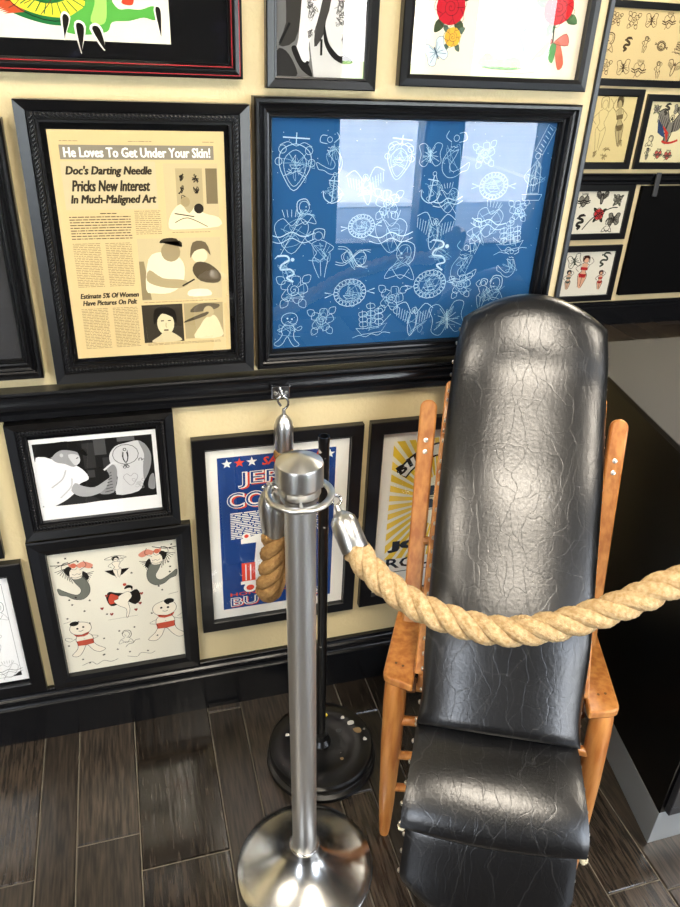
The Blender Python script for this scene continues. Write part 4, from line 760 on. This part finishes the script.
def along(p, q, t_): return tuple(a_+(c_-a_)*t_ for a_, c_ in zip(p, q))
# long rope from the stanchion towards the right
Rg = (.2865, -.513, .930)
mouth = (.292, -.585, .884); hv = Vector(Rg)-Vector(mouth); 
PTS = [(.290, -.580, .888), (.300, -.620, .868), (.332, -.683, .849), (.374, -.745, .845), (.428, -.800, .855), (.49, -.826, .885), (.547, -.840, .918), (.60, -.850, .950), (.70, -.862, .985), (.79, -.87, .995)]
PTS = [(.289, -.570, .887), (.311, -.603, .862), (.351, -.647, .839), (.398, -.686, .829), (.458, -.723, .828), (.519, -.749, .846), (.582, -.765, .872), (.633, -.773, .895), (.688, -.777, .917), (.80, -.805, .938), (.93, -.865, .935), (.985, -.890, .922)]
P2 = (1.10, -.95)
stanchion(P2[0], P2[1], 'brushed steel stanchion post past the right edge, holding the far rope end')
Rg = (.268, -.513, .946); hv = Vector(Rg)-Vector(PTS[0]); R2 = (P2[0]-.042, P2[1]+.021, .947)
rope('barrier_rope', 'long twisted manila rope with a steel end cap, sagging in front of the reclining chair', PTS, .0205, 'rope', start=(PTS[0], hv, Rg), end=(PTS[-1], Vector(R2)-Vector(PTS[-1]), R2))
# short rope from the wall clip down and back up to the stanchion
RL = (.180, -.470, .947); m1 = (.190, -.462, .862); m2 = (.294, -.045, .772)
SP = [m1, (.189, -.461, .83), (.185, -.457, .78), (.182, -.446, .735), (.195, -.40, .695), (.23, -.30, .655), (.262, -.19, .635), (.285, -.10, .665), (.293, -.055, .715), m2]
rope('wall_rope', 'short darker twisted rope hanging from the wall clip to the back of the steel stanchion', SP, .0205, 'rope2', start=(m1, Vector(RL)-Vector(m1), RL), end=(m2, (0, 0, 1), (.290, -.048, .895)))
t_ = thing('wall_clip', 'small steel wall clip plate screwed to the black rail above the stanchion', 'wall clip', (.289, -.0365, .893))
b = MB(); b.box(-.019, .019, -.002, .0, -.004, .026); b.box(-.019, .019, -.008, -.002, .0235, .026); b.build('plate', MT['chrome'], t_, bevel=.0008)
b = MB(); b.sweep([(0, -.002, .014), (0, -.010, .017), (0, -.015, .011), (0, -.013, .003), (0, -.002, .001)], .0022, 8); b.build('eye_loop', MT['chrome'], t_, smooth=60)
for q in (-1, 1): b = MB(); b.rings([[(q*.012+.0035*cos(k*pi/6), -.002-h, .008+.0035*sin(k*pi/6)) for k in range(12)] for h in (0, .0012)]); b.build('screw', MT['screw'], t_)

# ------------------------------------------------------------------ black stand
t_ = thing('pole_stand', 'thin black chipped metal pole on a heavy round base, behind the steel stanchion', 'pole stand', (.350, -.236, .002)); t_.rotation_euler = (0, radians(-1.3), 0)
b = MB(); b.lathe([(0, 0), (.131, 0), (.133, .004), (.131, .012), (.122, .016), (.120, .020), (.124, .024), (.127, .030), (.127, .044), (.124, .049), (.118, .051), (.080, .0525), (.078, .0515), (.040, .053), (0, .053)], n=80); b.build('base', MT['iron'], t_, smooth=35)
b = MB(); b.lathe([(0, .05), (.024, .05), (.024, .056), (.019, .062), (.016, .066), (.016, .080), (.018, .082), (.018, .087), (0, .087)], n=32); b.build('socket', MT['iron'], t_, smooth=30)
b = MB(); b.lathe([(0, .08), (.0105, .08), (.0105, .882), (.0112, .884), (.0112, .897), (.0085, .897), (.0085, .88), (0, .88)], n=24); b.build('pole', MT['iron'], t_, smooth=30)
r = random.Random(4)
pm_ = [mat('white_paint_fleck', '#d9d6cc', .6), mat('yellow_paint_fleck', '#c9ac33', .6), mat('tan_paint_fleck', '#8c7350', .7), mat('grey_paint_fleck', '#3a3b3d', .6)]; bs_ = [o_ for o_ in t_.children if o_.name.startswith('base')][0]
for (x, y, s_, ci) in ((.03, .075, .008, 1), (-.075, .04, .006, 0), (.085, .035, .011, 0), (.095, .01, .012, 2), (.07, .055, .006, 0), (.035, -.06, .005, 2), (.105, -.02, .006, 0), (.05, .02, .007, 3)):
    b = MB(); o2 = [(x+s_*r.uniform(.6, 1.1)*cos(k*pi/5), y+s_*.8*r.uniform(.6, 1.1)*sin(k*pi/5)) for k in range(10)]; b.rings([[(p[0], p[1], z) for p in o2] for z in (.050, .0542)]); b.build('paint_spot', pm_[ci], bs_)

# ------------------------------------------------------------------ cabinet
A_, B_, C_, D_ = (1.003, -.637), (1.17, .232), (2.02, .232), (1.95, -.637)
def prism(poly, z0, z1, mi=0, b=None):
    b = b or MB(); n_ = len(poly); b.add([(x, y, z0) for x, y in poly]+[(x, y, z1) for x, y in poly], [tuple(range(n_))[::-1], tuple(range(n_, 2*n_))]+[(i, (i+1) % n_, n_+(i+1) % n_, n_+i) for i in range(n_)], mi); return b
t_ = thing('display_cabinet', 'large glossy black cabinet with a metal plinth, to the right of the reclining chair', 'cabinet', (0, 0, 0))
prism([A_, B_, C_, D_], .105, .835).build('body', MT['lam'], t_, bevel=.002)
prism([(A_[0]-.004, A_[1]-.004), (B_[0]-.004, B_[1]+.003), (C_[0], C_[1]+.003), (D_[0], D_[1]-.004)], .836, .850).build('top', MT['lamtop'], t_, bevel=.002)
prism([A_, B_, C_, D_], 0, .104).build('plinth', MT['plinth'], t_, bevel=.001)
b = MB(); y_ = -.641
for (x0, x1, z0, z1) in ((1.012, 1.94, .115, .14), (1.012, 1.94, .79, .815), (1.012, 1.037, .14, .79), (1.915, 1.94, .14, .79)): b.box(x0, x1, y_-.012, y_+.003, z0, z1)
fr_ = b.build('front_frame', mat('charcoal_frame', '#26272b', .4), t_, bevel=.002)
b = MB(); b.box(1.036, 1.916, y_-.004, y_+.003, .139, .791); b.build('front_panel', MT['panel'], t_)

# ------------------------------------------------------------------ reclining chair
ch = thing('reclining_chair', 'vintage reclining chair in cracked black leather with honey wooden arms and legs', 'chair', (.7069, -.3296, 0), radians(-25))
L_ = lambda v, u, z: Vector((v, -u, z))
def cushion(name, prof, hw, crown, back, bulge0=0., bulge1=0., N=28, sub=5, e0=.03, e1=.03, label=None, chamfer=None):
    P = [Vector((u, z)) for u, z in prof]; Q = catmull([(p.x, p.y, h) for p, h in zip(P, hw)], sub); Q = [(Vector((a_, b_)), c_) for a_, b_, c_ in Q]; n_ = len(Q)
    S = [0]
    for i in range(1, n_): S.append(S[-1]+(Q[i][0]-Q[i-1][0]).length)
    L = S[-1]; top = []; bot = []
    for i in range(n_):
        tg = (Q[min(i+1, n_-1)][0]-Q[max(i-1, 0)][0]).normalized(); nn = Vector((-tg.y, tg.x)); nn = nn if nn.y > 0 or nn.x > 0 else -nn
        if nn.x < 0: nn = -nn
        s0, s1 = S[i], L-S[i]
        ef = min(1, math.sqrt(max(0, 1-max(0, 1-s0/e0)**2)) if e0 else 1)*min(1, math.sqrt(max(0, 1-max(0, 1-s1/e1)**2)) if e1 else 1)
        rt_, rb_ = [], []
        for k in range(N+1):
            v = -cos(pi*k/N)*.35+(2*k/N-1)*.65
            h = crown*(max(0, 1-abs(v)**2.6))**.62*ef
            so = -bulge0*(1-v*v)*max(0, 1-s0/.25)+bulge1*(1-v*v)*max(0, 1-s1/.08)
            c_ = Q[i][0]+tg*so
            p = c_+nn*(h+.004); q = c_-nn*back
            rt_.append(L_(v*Q[i][1], p.x, p.y)); rb_.append(L_(v*(Q[i][1]-.002), q.x, q.y))
        top.append(rt_); bot.append(rb_)
    b = MB(); ring = [t1+b1[::-1] for t1, b1 in zip(top, bot)]; b.rings(ring)
    o = b.build(name, MT['leather'], ch, smooth=50, label=label)
    return o, [(Q[i][0], Q[i][1], S[i]) for i in range(n_)], ring
tb = MB(); tb.rings([[(r_*cos(k*pi/5), r_*sin(k*pi/5), z) for k in range(10)] for r_, z in ((.0046, 0), (.0042, .0018), (.0024, .0032), (.0005, .0036))])
tack0 = None
def tacks(o, Q, step=.031, off=-.010, only=(-1, 1)):
    global tack0
    nxt = .02
    for p, hw_, s_ in Q:
        if s_ >= nxt:
            nxt += step
            for q in only:
                if tack0 is None: tk = tb.build('upholstery_tack', MT['screw'], o, smooth=60); tack0 = tk
                else: tk = tack0.copy(); col.objects.link(tk); tk.parent = o
                tk.location = L_(q*(hw_+.0005), p.x+off*.7, p.y+off*.7); tk.rotation_euler = (0, q*pi/2, 0)
bk, Qb, _ = cushion('back_cushion', [(-.225, 1.052), (-.19, .998), (-.152, .940), (-.08, .862), (0, .783), (.09, .680), (.18, .585), (.225, .520), (.262, .467), (.291, .425)],
    [.145, .153, .156, .1575, .157, .1555, .153, .150, .147, .151], .034, .028, bulge0=.062, e0=.05, e1=.02)
tacks(bk, Qb, .030)
st, Qs, _ = cushion('seat_cushion', [(.262, .412), (.30, .410), (.35, .402), (.395, .386), (.428, .360), (.444, .334)], [.147, .151, .154, .158, .162, .161], .012, .022, bulge1=.012, e0=.02, e1=.028)
tacks(st, Qs, .036)
lg, Ql, _ = cushion('leg_rest', [(.424, .322), (.436, .30), (.452, .262), (.465, .225), (.474, .190), (.480, .165)], [.150, .151, .152, .150, .118, .085], .016, .020, e0=.01, e1=.03)
tacks(lg, Ql, .036)
for q in (-1, 1):
    b = MB(); r = random.Random(q+5)
    for i in range(7):
        c = L_(q*(.159+r.uniform(-.004, .004)), .440+r.uniform(-.004, .006), .326+r.uniform(-.008, .004)); R_ = r.uniform(.003, .0055)
        b.rings([[c+Vector((R_*sin(a_)*cos(k*pi/3), R_*sin(a_)*sin(k*pi/3), R_*cos(a_))) for k in range(6)] for a_ in (.2, 1, 1.6, 2.3, 2.9)])
    b.build('frayed_corner', mat('off_white_stuffing', '#cfc5a8', .95), st, smooth=80)
def slab(p0, p1, wv, w, th, name, m_, parent, round0=True, round1=False, bev=.003, w1=None):
    """flat board from p0 to p1, width along wv, rounded ends"""
    p0, p1 = Vector(p0), Vector(p1); ax = (p1-p0).normalized(); wv = (Vector(wv)-ax*ax.dot(Vector(wv))).normalized(); tn = ax.cross(wv); w1 = w1 or w; out = []
    L = (p1-p0).length
    if round0: out += [(w/2-w/2*cos(a_), -w/2*sin(a_)*-1 if 0 else (w/2)*sin(a_-pi/2)) for a_ in []]
    pl = []
    if round0: pl += [(w/2-w/2*sin(pi*k/8), -w/2*cos(pi*k/8)) for k in range(9)]
    else: pl += [(0, -w/2), (0, w/2)]
    if round1: pl += [(L-w1/2+w1/2*sin(pi*k/8), w1/2*cos(pi*k/8)) for k in range(9)]
    else: pl += [(L, w1/2), (L, -w1/2)]
    pl[0], pl[1] = pl[0], pl[1]
    pts = [p0+ax*a_+wv*c_ for a_, c_ in pl]; n_ = len(pts); b = MB()
    b.add([p+tn*th/2 for p in pts]+[p-tn*th/2 for p in pts], [tuple(range(n_)), tuple(range(n_, 2*n_))[::-1]]+[(i, (i+1) % n_, n_+(i+1) % n_, n_+i) for i in range(n_)])
    return b.build(name, m_, parent, bevel=bev, smooth=35)
WD = MT['wood']
for q in (-1, 1):
    # arm board
    pl = [(.165, .245), (.212, .232), (.222, .225), (.2245, .212), (.212, .03), (.205, -.06), (.150, -.06), (.158, .10)]
    b = prism([(q*v, -u) for v, u in pl][::q], .452, .470); arm = b.build('armrest', WD, ch, bevel=.004)
    for (v, u) in ((.188, .195), (.202, .190)):
        b = MB(); b.lathe([(0, .4695), (.0028, .4695), (.0028, .4706), (0, .4706)], q*v, -u, 10); b.build('screw', MT['wood2'], arm)
    pl = [(.124, .205), (.156, .196), (.150, .03), (.146, -.10), (.120, -.10)]
    prism([(q*v, -u) for v, u in pl][::q], .418, .452-.001).build('side_rail', WD, ch, bevel=.003)
    # front leg
    fo = L_(-.188, .236, 0) if q < 0 else L_(.214, .262, 0); tp = L_(q*.198, .216, .4515)
    b = MB(); pr_ = [(0, .010), (.02, .0125), (.10, .0165), (.28, .0215), (.40, .0225), (.44, .0215), (.4515, .018)]
    dd = (tp-fo); rg = []
    for z, r_ in pr_: c = fo+dd*(z/.4515); rg.append([c+Vector((r_*cos(k*pi/12), r_*sin(k*pi/12), 0)) for k in range(24)])
    b.rings(rg); b.build('leg', WD, ch, smooth=50)
    # rear leg
    slab(L_(q*.172, -.20, .0), L_(q*.166, .19, .417), (0, 1, 1), .030, .018, 'leg', MT['wood2'], ch, False, False)
    # back post
    p = slab(L_(q*.196, -.160, .888), L_(q*.182, .075, .430), (1, 0, 0), .036, .020, 'back_post', WD, ch, True, False, .004)
    for z_ in (.16, .205):
        c = L_(q*.196, -.160, .888).lerp(L_(q*.182, .075, .430), z_*1.05); nrm = Vector((0, -.89, .456)); b = MB(); a2 = Vector((1, 0, 0)); b2 = nrm.cross(a2); c = c+nrm*.0095
        b.rings([[c+nrm*h+(a2*cos(k*pi/8)+b2*sin(k*pi/8))*r_ for k in range(16)] for r_, h in ((.0052, 0), (.0048, .0022), (.002, .003))]); b.build('screw', MT['screw'], p, smooth=40)
    # frame stile behind the back cushion
    slab(L_(q*.150, -.185, .925), L_(q*.150, .215, .475), (1, 0, 0), .030, .020, 'back_stile', WD, ch, True, False)
    # bolt tying post and stile
for (z, u, r_) in ((.350, .226, .010), (.250, .229, .009), (.150, .231, .009)):
    b = MB(); b.sweep([L_(-.194, u, z), L_(0, u-.02, z), L_(.204, u+.008, z)], r_, 14); b.build('stretcher', WD, ch, smooth=60)
b = MB(); b.sweep([L_(-.175, -.02, .625), L_(.175, -.02, .625)], .009, 12); b.build('cross_rod', WD, ch, smooth=60)
b = MB(); b.sweep([L_(-.165, -.06, .150), L_(.165, -.06, .150)], .010, 12); b.build('stretcher', WD, ch, smooth=60)
b = MB(); b.sweep([L_(-.15, .395, .334), L_(0, .395, .334), L_(.15, .395, .334)], .010, 12); b.build('cross_rod', WD, ch, smooth=60)
for q in (-1, 1): slab(L_(q*.125, .10, .425), L_(q*.135, .425, .320), (0, 0, 1), .024, .016, 'seat_support', WD, ch, False, True)
